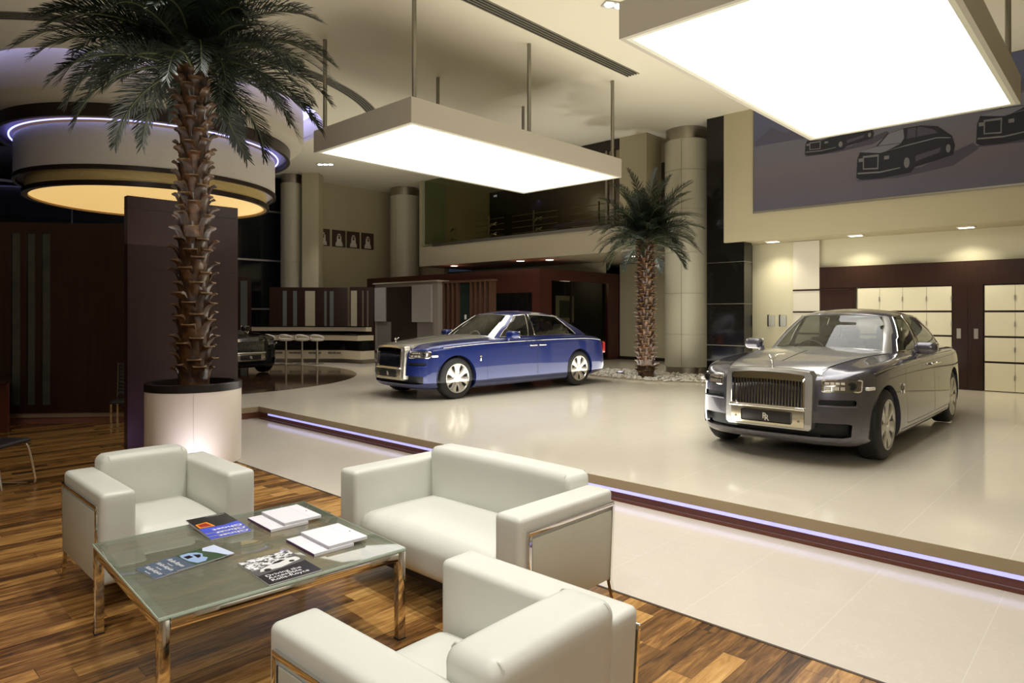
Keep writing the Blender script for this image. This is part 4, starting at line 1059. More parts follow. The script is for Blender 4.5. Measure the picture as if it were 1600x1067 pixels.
for a in ((-hw + .045, hw - .045, -hw, -hw + w_), (-hw + .045, hw - .045, hw - w_, hw), (-hw, -hw + w_, -hw + .045, hw - .045), (hw - w_, hw, -hw + .045, hw - .045)): bx(bm, a[0], a[1], a[2] + .002, a[3] - .002, z0, z1, .002)
obj('frame', bm, CHROME, t)
for sx in (-1, 1):
    for sy in (-1, 1):
        bm = new(); bx(bm, sx * (hw - .023) - .022, sx * (hw - .023) + .022, sy * (hw - .023) - .022, sy * (hw - .023) + .022, .004, TH - .018, .003); lg = obj('leg', bm, CHROME, t)
        obj('foot', B(sx * (hw - .023) - .024, sx * (hw - .023) + .024, sy * (hw - .023) - .024, sy * (hw - .023) + .024, 0, .005), MATT, lg)
# printed matter; local x = reading direction, y = up the page
def sheet(name, label, cat, cx, cy, z, rz, w, h, th, m_, group):
    t = thing(name, label, cat, (cx, cy, z), rz, group); bm = new(); bx(bm, -w / 2, w / 2, -h / 2, h / 2, 0, th, .0008, 1); obj('pages', bm, mat('paper edge', (.62, .61, .62), .5), t)
    return t, th
def poly(bm, pts, z, mi=0):
    f = bm.faces.new([bm.verts.new((x, y, z)) for x, y in pts]); f.material_index = mi; return bm
def cover(t, w, h, z, m_): return obj('cover', B(-w / 2 + .0005, w / 2 - .0005, -h / 2 + .0005, h / 2 - .0005, z + .0001, z + .0009), m_, t)
TW = mat('white print', (.80, .80, .82), .4); ZT_ = TH + .0008
BKM = mat('black print', (.012, .011, .012), .25)
# black and white magazine
t, th = sheet('magazine', 'black and white magazine with a classic white car and the words Driving the Accessible', 'magazine', -3.055, 1.59, ZT_, radians(90 - 3), .262, .365, .005, None, None)
c = cover(t, .262, .365, th, BKM)
FOL = mat('black and white foliage print', (.5, .5, .5), .5); N = NT(FOL); P, X = N.opos(); f = N.noise(P, 42., 5, .6, .5); N.l(N.ramp(f, [(0, (.02, .02, .02)), (.46, (.06, .06, .06)), (.54, (.75, .75, .75)), (1, (.9, .9, .9))]), N.b.inputs['Base Color'])
bm = new(); poly(bm, [(-.129, .01), (-.06, .045), (.129, .10), (.129, .18), (-.129, .18)], th + .0014); obj('foliage_print', bm, FOL, t, recalc=False)
bm = new(); poly(bm, [(-.129, -.055), (.129, -.01), (.129, .10), (-.06, .045), (-.129, .01)], th + .0013); obj('road_print', bm, mat('grey road print', (.09, .085, .085), .5), t, recalc=False)
bm = new(); poly(bm, [(-.10, -.012), (-.085, .022), (-.03, .045), (.0, .075), (.045, .088), (.08, .075), (.115, .07), (.122, .045), (.118, .02), (.0, -.02)], th + .0018); obj('car_print', bm, mat('white car print', (.66, .66, .66), .5), t, recalc=False)
bm = new()
for x, y, r in ((-.062, -.008, .017), (.075, .025, .014)): disc(bm, (x, y, th + .0021), r, 14)
poly(bm, [(-.02, .046), (.005, .068), (.04, .078), (.06, .062), (.02, .045)], th + .0021); obj('wheel_print', bm, BKM, t, recalc=False)
for k, s in enumerate(('Driving the', 'Accessible', 'Rolls-Royce')): text('title', s, .037, TW, t, (-.104, -.090 - k * .032, th + .0012), (0, 0, 0), .0002, False, 1.05)
# three black and blue magazines
ORG = mat('orange print', (.85, .30, .02), .4); BLP = mat('blue print', (.06, .09, .62), .35); RDP = mat('dark red print', (.35, .02, .01), .4)
for k in range(3):
    off = (2 - k) * .040
    t, th = sheet('magazine', ['black and blue magazine at the bottom of the overlapping trio', 'black and blue magazine in the middle of the overlapping trio', 'black and blue magazine with orange lamp picture, topmost of the trio'][k], 'magazine', -3.895 + off - .03, 1.645, ZT_ + k * .0065, radians(-90 - 4), .225, .33, .005, None, 'black and blue magazines')
    cover(t, .225, .33, th, BKM)
    bm = new(); poly(bm, [(-.112, .045), (-.02, .075), (.112, .06), (.112, .164), (-.112, .164)], th + .0014); obj('blue_print', bm, BLP, t, recalc=False)
    if k == 2:
        bm = new(); poly(bm, [(.105, .055), (.02, .062), (.035, -.045), (.102, -.030)], th + .0016); poly(bm, [(.094, .040), (.034, .048), (.045, -.028), (.094, -.018)], th + .0019, 1); obj('lamp_print', bm, [ORG, RDP], t, recalc=False)
        text('small_title', 'Introducing the new', .013, TW, t, (-.10, -.150, th + .0012), (0, 0, 0), .0002)
    text('title', 'Ghost', .052, TW, t, (-.104, .116, th + .0016), (0, 0, 0), .0002, True, 1.25)
# three slate blue brochures
SLT = mat('slate blue print', (.075, .105, .16), .4)
for k in range(3):
    t, th = sheet('brochure', ['slate blue brochure at the bottom of the overlapping trio', 'slate blue brochure in the middle of the overlapping trio', 'slate blue brochure with a silver blue car picture, topmost of its trio'][k], 'brochure', -3.455 - .004 * k, 1.275 + k * .052 - .02, ZT_ + k * .0035, radians(6), .205, .29, .0028, None, 'slate blue brochures')
    cover(t, .205, .29, th, SLT)
    text('script_title', 'Rolls-Royce', .032, TW, t, (-.085, -.112, th + .0011), (0, 0, 0), .0002, False, 1., shear=.4)
    text('small_title', 'Pre-owned', .012, TW, t, (-.03, -.136, th + .0011), (0, 0, 0), .0002, False, 1.)
    if k == 2:
        bm = new(); poly(bm, [(-.102, -.06), (.102, -.06), (.102, .144), (-.102, .144)], th + .0013); obj('photo_print', bm, mat('dark green print', (.03, .065, .025), .5), t, recalc=False)
        bm = new(); poly(bm, [(-.06, .06), (-.1, .08), (-.1, .144), (.102, .144), (.102, .11), (.02, .09)], th + .0015); obj('sky_print', bm, mat('pale sky print', (.55, .62, .80), .5), t, recalc=False)
        bm = new(); poly(bm, [(-.085, -.045), (-.085, .0), (-.06, .03), (-.02, .04), (.02, .02), (.05, .03), (.088, .0), (.085, -.04), (.03, -.055), (-.05, -.055)], th + .0017); poly(bm, [(-.05, -.045), (-.05, -.015), (-.01, -.012), (-.005, -.045)], th + .0019, 1); poly(bm, [(-.045, .0), (-.02, .028), (.015, .012), (.02, -.005)], th + .0019, 1); obj('car_print', bm, [mat('blue silver print', (.30, .42, .66), .4), BKM], t, recalc=False)
# white boxed books, two stacks of two
WB = mat('white cover', (.80, .79, .85), .35); PUR = mat('purple spine', (.10, .04, .12), .5)
for sidx, (cx, cy) in enumerate(((-3.725, 1.975), (-3.205, 1.945))):
    for k in range(2):
        l = ['lower white book', 'upper white book'][k] + [' of the stack at the far corner of the glass table', ' of the stack nearer the sofa corner of the glass table'][sidx]
        t = thing('book', l, 'book', (cx, cy - .045 + k * .085, ZT_ + k * .0175), radians(-2.5), 'white books on the glass table')
        obj('book_cover', B(-.155, .155, -.115, .115, 0, .0165, .001, 1), WB, t)
        obj('spine_edge', B(-.156, .156, -.1165, -.1150, .002, .014), PUR if k == 0 else mat('grey page edge', (.45, .44, .47), .5), t)
        if k == 1: obj('printed_mark', B(.01, .022, .085, .092, .0166, .0170), BKM, t)
        if k == 1: obj('cover_flap', B(-.155, .155, .045, .0458, .0166, .0169), mat('fold grey', (.5, .5, .55), .5), t)
# ---------------------------------------------------------------- palms
TRK = mat('palm boot brown', (.12, .065, .03), .42); N = NT(TRK); P, X = N.opos(); f = N.noise(P, 9., 5); N.l(N.ramp(f, [(.3, (.014, .008, .005)), (.5, (.060, .026, .010)), (.75, (.15, .070, .026))]), N.b.inputs['Base Color']); TRK.node_tree.nodes['Principled BSDF'].inputs['Coat Weight'].default_value = .35
TRE = mat('palm boot edge', (.20, .125, .06), .5)
LEAF = mat('palm leaflet green', (.020, .040, .018), .38); N = NT(LEAF); P, X = N.opos(); f = N.noise(P, 6., 3); N.l(N.ramp(f, [(.3, (.007, .012, .007)), (.6, (.016, .026, .014)), (.85, (.032, .042, .024))]), N.b.inputs['Base Color'])
LEAF.node_tree.nodes['Principled BSDF'].inputs['Specular IOR Level'].default_value = .7
STEM = mat('palm stem', (.09, .10, .04), .5)
def trunk(r0, r1, h, rows, per, size, seed):
    rnd = random.Random(seed); bm = new()
    lathe(bm, [(r0, 0), (r0 * .98, h * .3), (r1, h * .7), (r1 * .95, h), (0, h + .02)], seg=20)
    for i in range(rows):
        z = h * (i + .3) / rows
        for k in range(per):
            a = 2 * pi * (k + .5 * (i % 2) + rnd.uniform(-.15, .15)) / per + i * .11; r = (r0 + (r1 - r0) * z / h) * .96; s = size * rnd.uniform(.85, 1.15); out = rnd.uniform(.8, 1.6)
            ca, sa = cos(a), sin(a); zz = z + rnd.uniform(-.02, .02)
            def P(u, v, o): return (ca * (r + o) - sa * u, sa * (r + o) + ca * u, zz + v)
            w = 2 * pi * r / per * .60
            secs = [(.0, w * .62, .004, .05), (s * .35, w * .66, .012, .06), (s * .7, w * .58, .028 * out, .055), (s * .92, w * .60, .052 * out, .04), (s * 1.02, w * .66, .088 * out, .014)]
            T = []; Bk = []
            for v, hw_, o, dep in secs:
                T.append([P(u * hw_, v - (.0 if abs(u) > .4 else .0) + (abs(u) ** 2) * (.05 * s if v > s * .9 else 0), o * (1 - .25 * u * u) - .028 * u * u) for u in (-1, -.5, 0, .5, 1)])
                Bk.append([P(u * hw_ * .95, v - .012, o - dep * .35 - .02 * u * u) for u in (-1, -.5, 0, .5, 1)])
            Vt = [[bm.verts.new(p) for p in r_] for r_ in T]; Vb = [[bm.verts.new(p) for p in r_] for r_ in Bk]
            for q in range(4):
                for j in range(4):
                    bm.faces.new((Vt[q][j], Vt[q][j + 1], Vt[q + 1][j + 1], Vt[q + 1][j])); bm.faces.new((Vb[q][j], Vb[q + 1][j], Vb[q + 1][j + 1], Vb[q][j + 1]))
                for j in (0, 4):
                    bm.faces.new((Vt[q][j], Vb[q][j], Vb[q + 1][j], Vt[q + 1][j]) if j == 0 else (Vt[q][j], Vt[q + 1][j], Vb[q + 1][j], Vb[q][j]))
            for j in range(4):
                f = bm.faces.new((Vt[4][j], Vt[4][j + 1], Vb[4][j + 1], Vb[4][j])); f.material_index = 1
    return bm
def frond_mesh(length, e0, e1, nl, ll, seed, wid=.0135):
    """frond in the local xz plane, e0 start elevation, e1 end elevation (degrees)"""
    rnd = random.Random(seed); bm = new(); n = 26; p = Vector((0, 0, 0)); pts = [p.copy()]; side = rnd.uniform(-.15, .15); dirs = []
    for i in range(n):
        t = i / (n - 1); e = radians(e0 + (e1 - e0) * t ** 1.25); d = Vector((cos(e), side * t, sin(e))).normalized(); dirs.append(d); p = p + d * length / n; pts.append(p.copy())
    dirs.append(dirs[-1])
    tube(bm, pts, [.016 * (1 - .85 * i / n) for i in range(n + 1)], 5, mi=1)
    for k in range(nl):
        t = .10 + .90 * k / (nl - 1); f = t * n; i = min(n - 1, int(f)); P = pts[i].lerp(pts[i + 1], f - i); d = dirs[i]; lat = Vector((0, 1, 0)); up = lat.cross(d).normalized() * -1
        if up.z < 0: up = -up
        L = ll * (.45 + .55 * sin(pi * min(1, (t - .02) * 1.05) ** .7)) * (1 - .35 * t) * rnd.uniform(.85, 1.1)
        ang = radians(62 - 38 * t + rnd.uniform(-7, 7))
        for s in (-1, 1):
            dd = (d * cos(ang) + lat * s * sin(ang) + up * rnd.uniform(.05, .38)).normalized(); q = dd.cross(up).normalized(); w = wid * rnd.uniform(.9, 1.3)
            a = P; b = P + dd * L * .45; dr = Vector((0, 0, -1)) * L * rnd.uniform(.04, .16); c = P + dd * L * .8 + dr * .5; e_ = P + dd * L + dr
            v = [bm.verts.new(x) for x in (a - q * w * .3, a + q * w * .3, b + q * w * .5, b - q * w * .5, c + q * w * .36, c - q * w * .36, e_)]
            bm.faces.new((v[0], v[1], v[2], v[3])); bm.faces.new((v[3], v[2], v[4], v[5])); bm.faces.new((v[5], v[4], v[6]))
    for f in bm.faces: f.smooth = False
    return bm
def palm(name, label, loc, r0, r1, h, rows, per, size, fr, seed, sc=1.):
    t = thing(name, label, 'palm tree', loc); obj('trunk', trunk(r0, r1, h, rows, per, size, seed), [TRK, TRE], t, 40)
    rnd = random.Random(seed); k = 0; ga = 2.39996
    for (cnt, L, e0, e1, nl, ll, zz) in fr:
        protos = []
        for q in range(3):
            bm = frond_mesh(L * (1 + .07 * (q - 1)), e0 + 8 * (q - 1), e1 + 9 * (q - 1), nl, ll, seed * 10 + k + q); me = bpy.data.meshes.new('frond'); bm.to_mesh(me); bm.free(); me.materials.append(LEAF); me.materials.append(STEM); protos.append(me)
        for c in range(cnt):
            o = bpy.data.objects.new('frond', protos[c % 3]); COL.objects.link(o); o.parent = t; a = k * ga + rnd.uniform(-.15, .15)
            o.location = (r1 * .6 * cos(a), r1 * .6 * sin(a), h + zz + rnd.uniform(-.04, .04)); o.rotation_euler = (rnd.uniform(-.25, .25), rnd.uniform(-.12, .12), a); k += 1
    # fibrous crown base
    bm = new()
    for q in range(60):
        a = q * ga; e = rnd.uniform(.2, 1.2); z = h - .12 + rnd.uniform(0, .22); tube(bm, [(r1 * .8 * cos(a), r1 * .8 * sin(a), z), (r1 * 1.15 * cos(a), r1 * 1.15 * sin(a), z + .10), ((r1 * 1.15 + .10 * cos(e)) * cos(a), (r1 * 1.15 + .10 * cos(e)) * sin(a), z + .10 + .16 * sin(e))], [.03, .022, .012], 5)
    obj('crown_fibre', bm, TRK, t)
    return t
PP = (-8.03, 3.12)
palm('palm_tree', 'tall date palm with brown scaly trunk standing in the white planter', (PP[0], PP[1], .86), .165, .15, 3.72, 30, 5, .21,
     [(14, 1.45, 2, -68, 84, .42, -.02), (22, 1.60, 24, -52, 84, .43, .05), (26, 1.62, 46, -34, 80, .42, .1), (22, 1.6, 68, 2, 74, .40, .14)], 3)
palm('palm_tree', 'palm with brown scaly trunk standing in white pebbles before the round column', (-8.54, 13.74, UP), .19, .175, 3.27, 31, 7, .17,
     [(14, 1.2, 6, -58, 56, .40, -.04), (20, 1.24, 26, -44, 56, .40, .04), (22, 1.3, 46, -28, 56, .42, .1), (20, 1.55, 70, 22, 54, .38, .14)], 5)
# planter
t = thing('planter', 'big round cream white planter with dark rim holding the tall palm', 'planter', (PP[0], PP[1], 0))
bm = new(); lathe(bm, [(.50, 0), (.513, .01), (.513, .845), (.50, .85), (.46, .85), (.46, 0)], seg=96, closed_prof=True); obj('pot', bm, PLANT, t, 30)
bm = new(); lathe(bm, [(.518, .845), (.518, .925), (.512, .93), (.44, .93), (.44, .845)], seg=96, closed_prof=True); obj('rim', bm, mat('dark planter rim', (.012, .009, .009), .3), t, 30)
bm = new(); lathe(bm, [(0, .858), (.459, .858), (.459, .80), (0, .80)], seg=48, closed_prof=True); obj('soil', bm, varied('dark soil', (.012, .009, .006), (.04, .028, .018), 30, .9, .02), t)
bm = B(-.0015, .0015, -.5155, -.512, .02, .84); bmesh.ops.rotate(bm, verts=bm.verts, cent=(0, 0, 0), matrix=Matrix.Rotation(radians(68), 3, 'Z')); obj('seam', bm, mat('seam line', (.35, .31, .28), .6), t)
# floor uplights
for k, (x, y, tgt, pw, col, l) in enumerate((( -7.16, 2.80, (-7.9, 3.1, .5), 16, (.95, .88, 1), 'small floor uplight at the foot of the white planter, behind the armchair'), (-8.72, 2.72, (-9.3, 3.1, .5), 16, (.50, .42, 1), 'small floor uplight between the planter and the aubergine wall slab'))):
    t = thing('floor_uplight', l, 'uplight', (x, y, 0), 0, 'floor uplights around the planter')
    bm = new(); lathe(bm, [(0, 0), (.07, 0), (.07, .012), (.05, .012), (.05, .02), (0, .02)], seg=20); obj('housing', bm, STEEL, t)
    bm = new(); disc(bm, (0, 0, .0215), .042, 16); obj('lens', bm, mat('uplight lens', (1, 1, 1), .4, emit=(.75, .7, 1), es=3), t)
    lamp('uplight_light', 'SPOT', (x, y, .05), pw, col, tgt, .04, 125, .9)
t = thing('floor_uplight', 'small floor uplight in the pebbles left of the palm, throwing leaf shadows on the ceiling', 'uplight', (-9.45, 14.0, UP), 0, None)
bm = new(); lathe(bm, [(0, 0), (.09, 0), (.09, .07), (.07, .075), (0, .075)], seg=20); obj('housing', bm, STEEL, t); bm = new(); disc(bm, (0, 0, .077), .06, 16); obj('lens', bm, MATS['uplight lens'], t)
lamp('uplight_light', 'SPOT', (-9.45, 14.0, UP + .12), 260, NEU, (-8.7, 13.8, 6), .03, 72, .8)
lamp('office_fill', 'POINT', (-13.9, 17.4, 2.7), 12, (1, .85, .6), size=.2)  # added point fill so the office interior shows through its glass
# pebbles
rnd = random.Random(4); bm = new(); proto = new(); bmesh.ops.create_icosphere(proto, subdivisions=1, radius=1); pv = [v.co.copy() for v in proto.verts]; pf = [[v.index for v in f.verts] for f in proto.faces]; proto.free()
PB = [(-11.2, 13.95), (-9.7, 13.2), (-8.0, 13.05), (-7.0, 13.5), (-6.5, 14.6), (-6.9, 15.1), (-8.0, 15.15), (-9.8, 15.1), (-11.0, 14.7)]
cnt = 0
while cnt < 950:
    x = rnd.uniform(-11.2, -6.5); y = rnd.uniform(13, 15.1)
    if not ptin((x, y), PB) or (x + 8.54) ** 2 + (y - 13.74) ** 2 < .24 ** 2 or (x + 9.45) ** 2 + (y - 14.0) ** 2 < .15 ** 2 or (x + 8.60) ** 2 + (y - 15.82) ** 2 < .62 ** 2: continue
    s = rnd.uniform(.022, .05); a = rnd.uniform(0, 6.28); sx, sy, sz = s * rnd.uniform(.9, 1.4), s, s * rnd.uniform(.45, .75)
    vs = [bm.verts.new((x + cos(a) * p.x * sx - sin(a) * p.y * sy, y + sin(a) * p.x * sx + cos(a) * p.y * sy, UP + .014 + sz * .8 + p.z * sz)) for p in pv]
    for f in pf: bm.faces.new([vs[i] for i in f])
    cnt += 1
o = obj('pebbles', bm, varied('white pebbles', (.50, .46, .38), (.85, .82, .74), 3., .6), None, 80); tag(o, 'white and grey pebbles spread around the palm and the round column', 'pebbles', kind='stuff')
bm = new(); prism(bm, PB, UP, UP + .012); o = struct('floor', bm, mat('gravel bed', (.40, .35, .25), .8), label='pale gravel bed under the pebbles')
# ---------------------------------------------------------------- bar and screens at the far left
t = thing('bar_counter', 'long cream and black bar counter behind the dark round floor', 'bar counter', (-18.4, 10.6, UP))
IVB = mat('warm ivory bar', (.66, .60, .44), .35)
def W2(x, y): return (x + 18.4, y - 10.6)
ln = [(-20.44, 9.60), (-18.15, 11.55), (-17.28, 11.62)]          # front line in plan
def band(z0, z1, off, th, m_, nm, pts=ln):
    bm = new(); q = []
    for i, (x, y) in enumerate(pts): q.append(W2(x, y))
    P2 = inset(q, off); wall_strip(bm, P2, th, z0, z1); return obj(nm, bm, m_, t)
band(.0, .12, -.10, .5, STEEL, 'plinth'); band(.12, .38, 0, .55, IVB, 'lower_band'); band(.38, .70, -.06, .45, BLACK, 'black_band'); band(.70, .86, .10, .62, IVB, 'counter_band')
band(.86, .90, .12, .66, mat('dark counter top', (.02, .015, .012), .12), 'counter_top'); band(.90, .98, -.28, .1, BLACK, 'upper_recess'); band(.98, 1.11, -.22, .22, IVB, 'upper_band'); band(1.11, 1.135, -.20, .26, BLACK, 'top_ledge')
bm = new(); u = (Vector(ln[1]) - Vector(ln[0])).normalized()
for k in range(4):
    for j in range(3):
        s = .75 + k * .62 + j * .14; p = Vector(ln[0]) + u * s; n_ = Vector((u.y, -u.x)); c = p + n_ * .004; c = W2(*c); bx(bm, c[0] - .045, c[0] + .045, c[1] - .045, c[1] + .045, .28, .32)
obj('socket_plates', bm, mat('socket grey', (.10, .09, .07), .5), t)
def stool(x, y, label):
    t = thing('bar_stool', label, 'bar stool', (x, y, UP), radians(40), 'white bar stools along the counter')
    bm = new(); lathe(bm, [(0, 0), (.20, 0), (.20, .012), (.04, .03), (.03, .04), (0, .04)], seg=28); obj('base', bm, CHROME, t)
    bm = new(); lathe(bm, [(.034, .03), (.034, .45), (.026, .46), (.026, .70)], seg=14); obj('pole', bm, mat('satin pole', (.62, .56, .42), .3, .9), t)
    bm = new(); lathe(bm, [(0, .69), (.17, .70), (.21, .73), (.215, .76), (.19, .775), (0, .765)], seg=28); obj('seat', bm, WHITE, t)
    bm = new(); A = [(.205 * cos(radians(a)), .205 * sin(radians(a)), .75 + .13 * sin(pi * (a - 180) / 180.) ** .6) for a in range(184, 357, 6)]; tube(bm, A, .028, 8); obj('backrest', bm, WHITE, t)
for px_, l in ((-19.33, 'first bar stool from the black car'), (-18.87, 'second bar stool from the black car'), (-18.45, 'third bar stool from the black car'), (-18.06, 'bar stool furthest right along the counter')):
    stool(px_ - .10, 9.76 + (px_ + 19.33) * .72, 'white ' + l)
def screen(name, label, pts, zt, dark=DARKW, strips=(), group=None):
    t = thing(name, label, 'screen', (pts[0][0], pts[0][1], UP), 0, group); q = [(x - pts[0][0], y - pts[0][1]) for x, y in pts]; bm = new(); wall_strip(bm, q, .08, 0, zt - UP); obj('panel', bm, dark, t)
    for (f0, f1, m_) in strips:   # fraction along the line
        tot = sum((Vector(b) - Vector(a)).length for a, b in zip(q, q[1:])); 
        def at(f):
            s = f * tot
            for a, b in zip(q, q[1:]):
                l = (Vector(b) - Vector(a)).length
                if s <= l + 1e-6: return Vector(a) + (Vector(b) - Vector(a)) * (s / l), (Vector(b) - Vector(a)).normalized()
                s -= l
        (a, d), (b, _) = at(f0), at(f1); n_ = Vector((d.y, -d.x)) * .012
        bm = new(); prism(bm, [tuple(a), tuple(a + n_), tuple(b + n_), tuple(b)], .06, zt - UP - .12); obj('glass_strip', bm, m_, t)
    return t
GS = mat('grey mirror strip', (.14, .15, .14), .15); GC = mat('cream strip', (.42, .38, .27), .5); GD = mat('dull slat', (.16, .12, .08), .5)
screen('room_screen', 'dark wood screen with narrow mirror strips behind the bar counter', [(-20.55, 10.35), (-19.03, 12.3)], 2.58, strips=[(.17, .22, GS), (.30, .35, GS), (.42, .455, DARKW), (.45, .58, GC), (.70, .73, GS), (.77, .82, GS)], group=None)
screen('room_screen', 'dark slatted screen between the bar and the grey stone display', [(-18.99, 12.36), (-18.48, 12.95)], 2.60, strips=[(.05, .30, GC), (.52, .58, GD), (.72, .78, GD)])
screen('room_screen', 'dark framed glass screen behind the black car', [(-21.85, 9.45), (-21.4, 10.15)], 2.93, strips=[(.15, .40, GS), (.60, .85, GS)])
t = thing('display_wall', 'grey stone display wall with staggered dark and grey squares behind the blue car', 'display wall', (-16.87, 13.0, UP)); GST = varied('grey stone', (.24, .21, .17), (.30, .27, .22), 14., .6); HW_ = 1.6
bm = new(); bx(bm, -HW_, HW_, .0, .35, 0, 2.50); obj('stone_block', bm, GST, t)
GL = mat('light grey tile', (.34, .32, .29), .5); GDK = mat('dark brown tile', (.030, .020, .015), .25); GM = mat('mid grey tile', (.17, .155, .135), .4)
bm = new()
for (a, b, c, d, mi) in ((-1.55, -.95, 1.27, 2.38, 0), (-.95, .40, 1.27, 2.38, 1), (.42, 1.35, 1.27, 2.42, 2), (-1.45, -.70, .2, 1.26, 3), (-.68, .62, .2, 1.26, 1), (.64, 1.40, .2, 1.26, 3)):
    bx(bm, a, b, -.06 if mi in (0, 2) else -.02, -.001, c, d, 0, 2, mi)
obj('tile_panels', bm, [GL, GDK, GL, GM], t)
obj('top_slab', B(-HW_ - .02, HW_ + .05, -.08, .40, 2.50, 2.535), mat('pale top slab', (.40, .36, .29), .5), t)
t = thing('slatted_screen', 'brown wooden fin screen behind the blue car roof', 'screen', (-14.2, 13.25, UP))
FIN = varied('brown fin wood', (.075, .036, .022), (.12, .06, .035), 3, .4)
for k in range(11):
    x = -1.02 + k * .198
    if k in (4, 5): continue
    obj('fin', B(x - .035, x + .035, -.08, .14, 0, 2.46 if k else 2.46), FIN, t)
bm = B(-1.08, 1.04, -.09, .15, 2.44, 2.50); bx(bm, -1.08, 1.04, -.09, .15, 0, .05); obj('rail', bm, FIN, t)
obj('glass_back', B(-.36, .10, .0, .02, .05, 2.42), mat('green dark glass', (.02, .03, .025), .06), t)
for x, z, l in ((-14.30, 1.62, 'small white lamp hanging inside the slatted screen'), ):
    o = obj('switch_lamp', B(x - .03, x + .03, 13.205, 13.24, z - .07, z + .07, .01), mat('white plastic', (.7, .7, .68), .4)); tag(o, 'small white object fixed inside the fin screen', 'lamp')
# poster in the office
t = thing('framed_poster', 'pale framed poster hanging inside the office glass, above the blue car boot', 'poster', (-13.1, 16.35, 1.86), 0)
obj('mount', B(-.02, .02, -.44, .44, -.42, .42), mat('pale poster mount', (.36, .38, .33), .5), t); PG = varied('green picture', (.02, .03, .02), (.10, .13, .10), 8, .4); obj('picture', B(.021, .03, -.30, .30, -.27, .27), PG, t)
bm = new(); tube(bm, [(0.0, 0, .42), (0, 0, .93)], .006, 5); obj('hanging_wire', bm, STEEL, t)
# desk items inside the office
t = thing('office_desk', 'dark desk inside the glass office', 'desk', (-13.9, 16.9, UP)); obj('desk_top', B(-.4, .4, -.7, .7, .7, .74), mat('desk wood', (.12, .07, .04), .4), t); bm = B(-.35, -.3, -.65, .65, 0, .7); bx(bm, .3, .35, -.65, .65, 0, .7); obj('side_panel', bm, DARKW, t)
for x, y, c, l in ((-13.7, 16.5, (.10, .30, .20), 'small green bottle on the office desk'), (-13.7, 16.75, (.45, .10, .16), 'small pink bottle on the office desk'), (-13.72, 16.2, (.5, .5, .42), 'small white bottle on the office desk')):
    bm = new(); lathe(bm, [(0, 0), (.04, 0), (.045, .12), (.02, .2), (.02, .26), (0, .26)], seg=14); o = obj('bottle', bm, mat('bottle ' + l, c, .3)); o.location = (x, y, UP + .74); tag(o, l, 'bottle', 'bottles on the office desk')
# ---------------------------------------------------------------- portraits
FRM = mat('dark portrait frame', (.035, .020, .014), .4); SKN = mat('portrait skin', (.30, .17, .10), .6); RB_ = mat('portrait white robe', (.55, .52, .45), .6); BRD = mat('portrait beard', (.03, .02, .015), .6); BG = mat('portrait backdrop', (.055, .032, .022), .5)
for k, y in enumerate((12.92, 13.58, 14.20, 14.84)):
    t = thing('framed_portrait', 'dark framed portrait of a person in white headscarf, ' + ['first from the left and partly hidden', 'second from the left', 'third from the left', 'last on the right, turned sideways'][k], 'portrait', (-21.59, y, 4.5), radians(90), 'four portraits on the far wall')
    obj('frame', B(-.275, .275, -.02, .015, -.31, .31, .004), FRM, t); obj('picture', B(-.25, .25, -.024, -.0205, -.285, .285), BG, t)
    def flat(nm, pts, d, m_):
        bm = new(); prism(bm, pts, d - .0012, d, 'Y'); return obj(nm, bm, m_, t)
    flat('robe', [(-.15, -.28), (.15, -.28), (.14, -.16), (.09, -.10), (-.09, -.10), (-.14, -.16)], -.0245, RB_)
    flat('headscarf', [(-.10, -.20), (.10, -.20), (.095, 0), (.085, .10), (.05, .165), (0, .18), (-.05, .165), (-.085, .10), (-.095, 0)], -.026, mat('portrait scarf', (.60, .57, .50), .6))
    dx = .02 if k == 3 else 0
    flat('face', [(dx + .045 * cos(a), .05 + .065 * sin(a)) for a in [2 * pi * q / 16 for q in range(16)]], -.0275, SKN); flat('beard', [(dx + .040 * cos(a), .015 + .032 * sin(a)) for a in [2 * pi * q / 16 for q in range(16)]], -.029, BRD)
    flat('head_cord', [(-.082, .105), (.082, .105), (.075, .128), (-.075, .128)], -.0275, BRD)
# ---------------------------------------------------------------- mural
t = thing('mural_panel', 'large printed mural of dark cars on a grey desert, on the fascia above the cabinets', 'mural', (-1.3, 15.13, 4.09), 0); mx0, mx1, mh = -5.2, 5.0, 2.39
MUR = mat('mural print', (.2, .2, .22), .45); N = NT(MUR); P, X = N.opos(); n1 = N.noise(N.comb(N.m('MULTIPLY', X[0], .5), 0., N.m('MULTIPLY', X[2], 1.6)), 1.6, 5); zf = N.m('DIVIDE', X[2], 2.4)
base = N.ramp(N.m('ADD', zf, N.m('MULTIPLY', N.m('SUBTRACT', n1, .5), .25)), [(0., (.085, .078, .105)), (.35, (.125, .105, .125)), (.60, (.12, .118, .15)), (.70, (.085, .09, .14)), (1., (.10, .11, .19))]); N.l(base, N.b.inputs['Base Color'])
obj('print', B(mx0, mx1, -.02, .0, 0, mh), MUR, t)
bm = B(mx0 - .01, mx1, -.025, .019, -.04, 0.0); bx(bm, mx0 - .02, mx0, -.025, .019, -.04, mh); obj('edge_rail', bm, DSTEEL, t)
SN = mat('mural snow', (.26, .26, .32), .5); MN = mat('mural mountain', (.075, .07, .11), .5); CARK = mat('mural car black', (.010, .011, .020), .35); CARG = mat('mural car grey', (.15, .15, .18), .35); CARC = mat('mural car chrome', (.15, .145, .155), .3); SHD = mat('mural ground tone', (.055, .048, .07), .5)
def flat(nm, pts, d, m_):
    bm = new(); A = [bm.verts.new((x, d, z)) for x, z in pts]; C = [bm.verts.new((x, d + .0012, z)) for x, z in pts]; n = len(pts)
    bm.faces.new(A); bm.faces.new(C[::-1])
    for i in range(n): bm.faces.new((A[i], C[i], C[(i + 1) % n], A[(i + 1) % n]))
    return obj(nm, bm, m_, t)
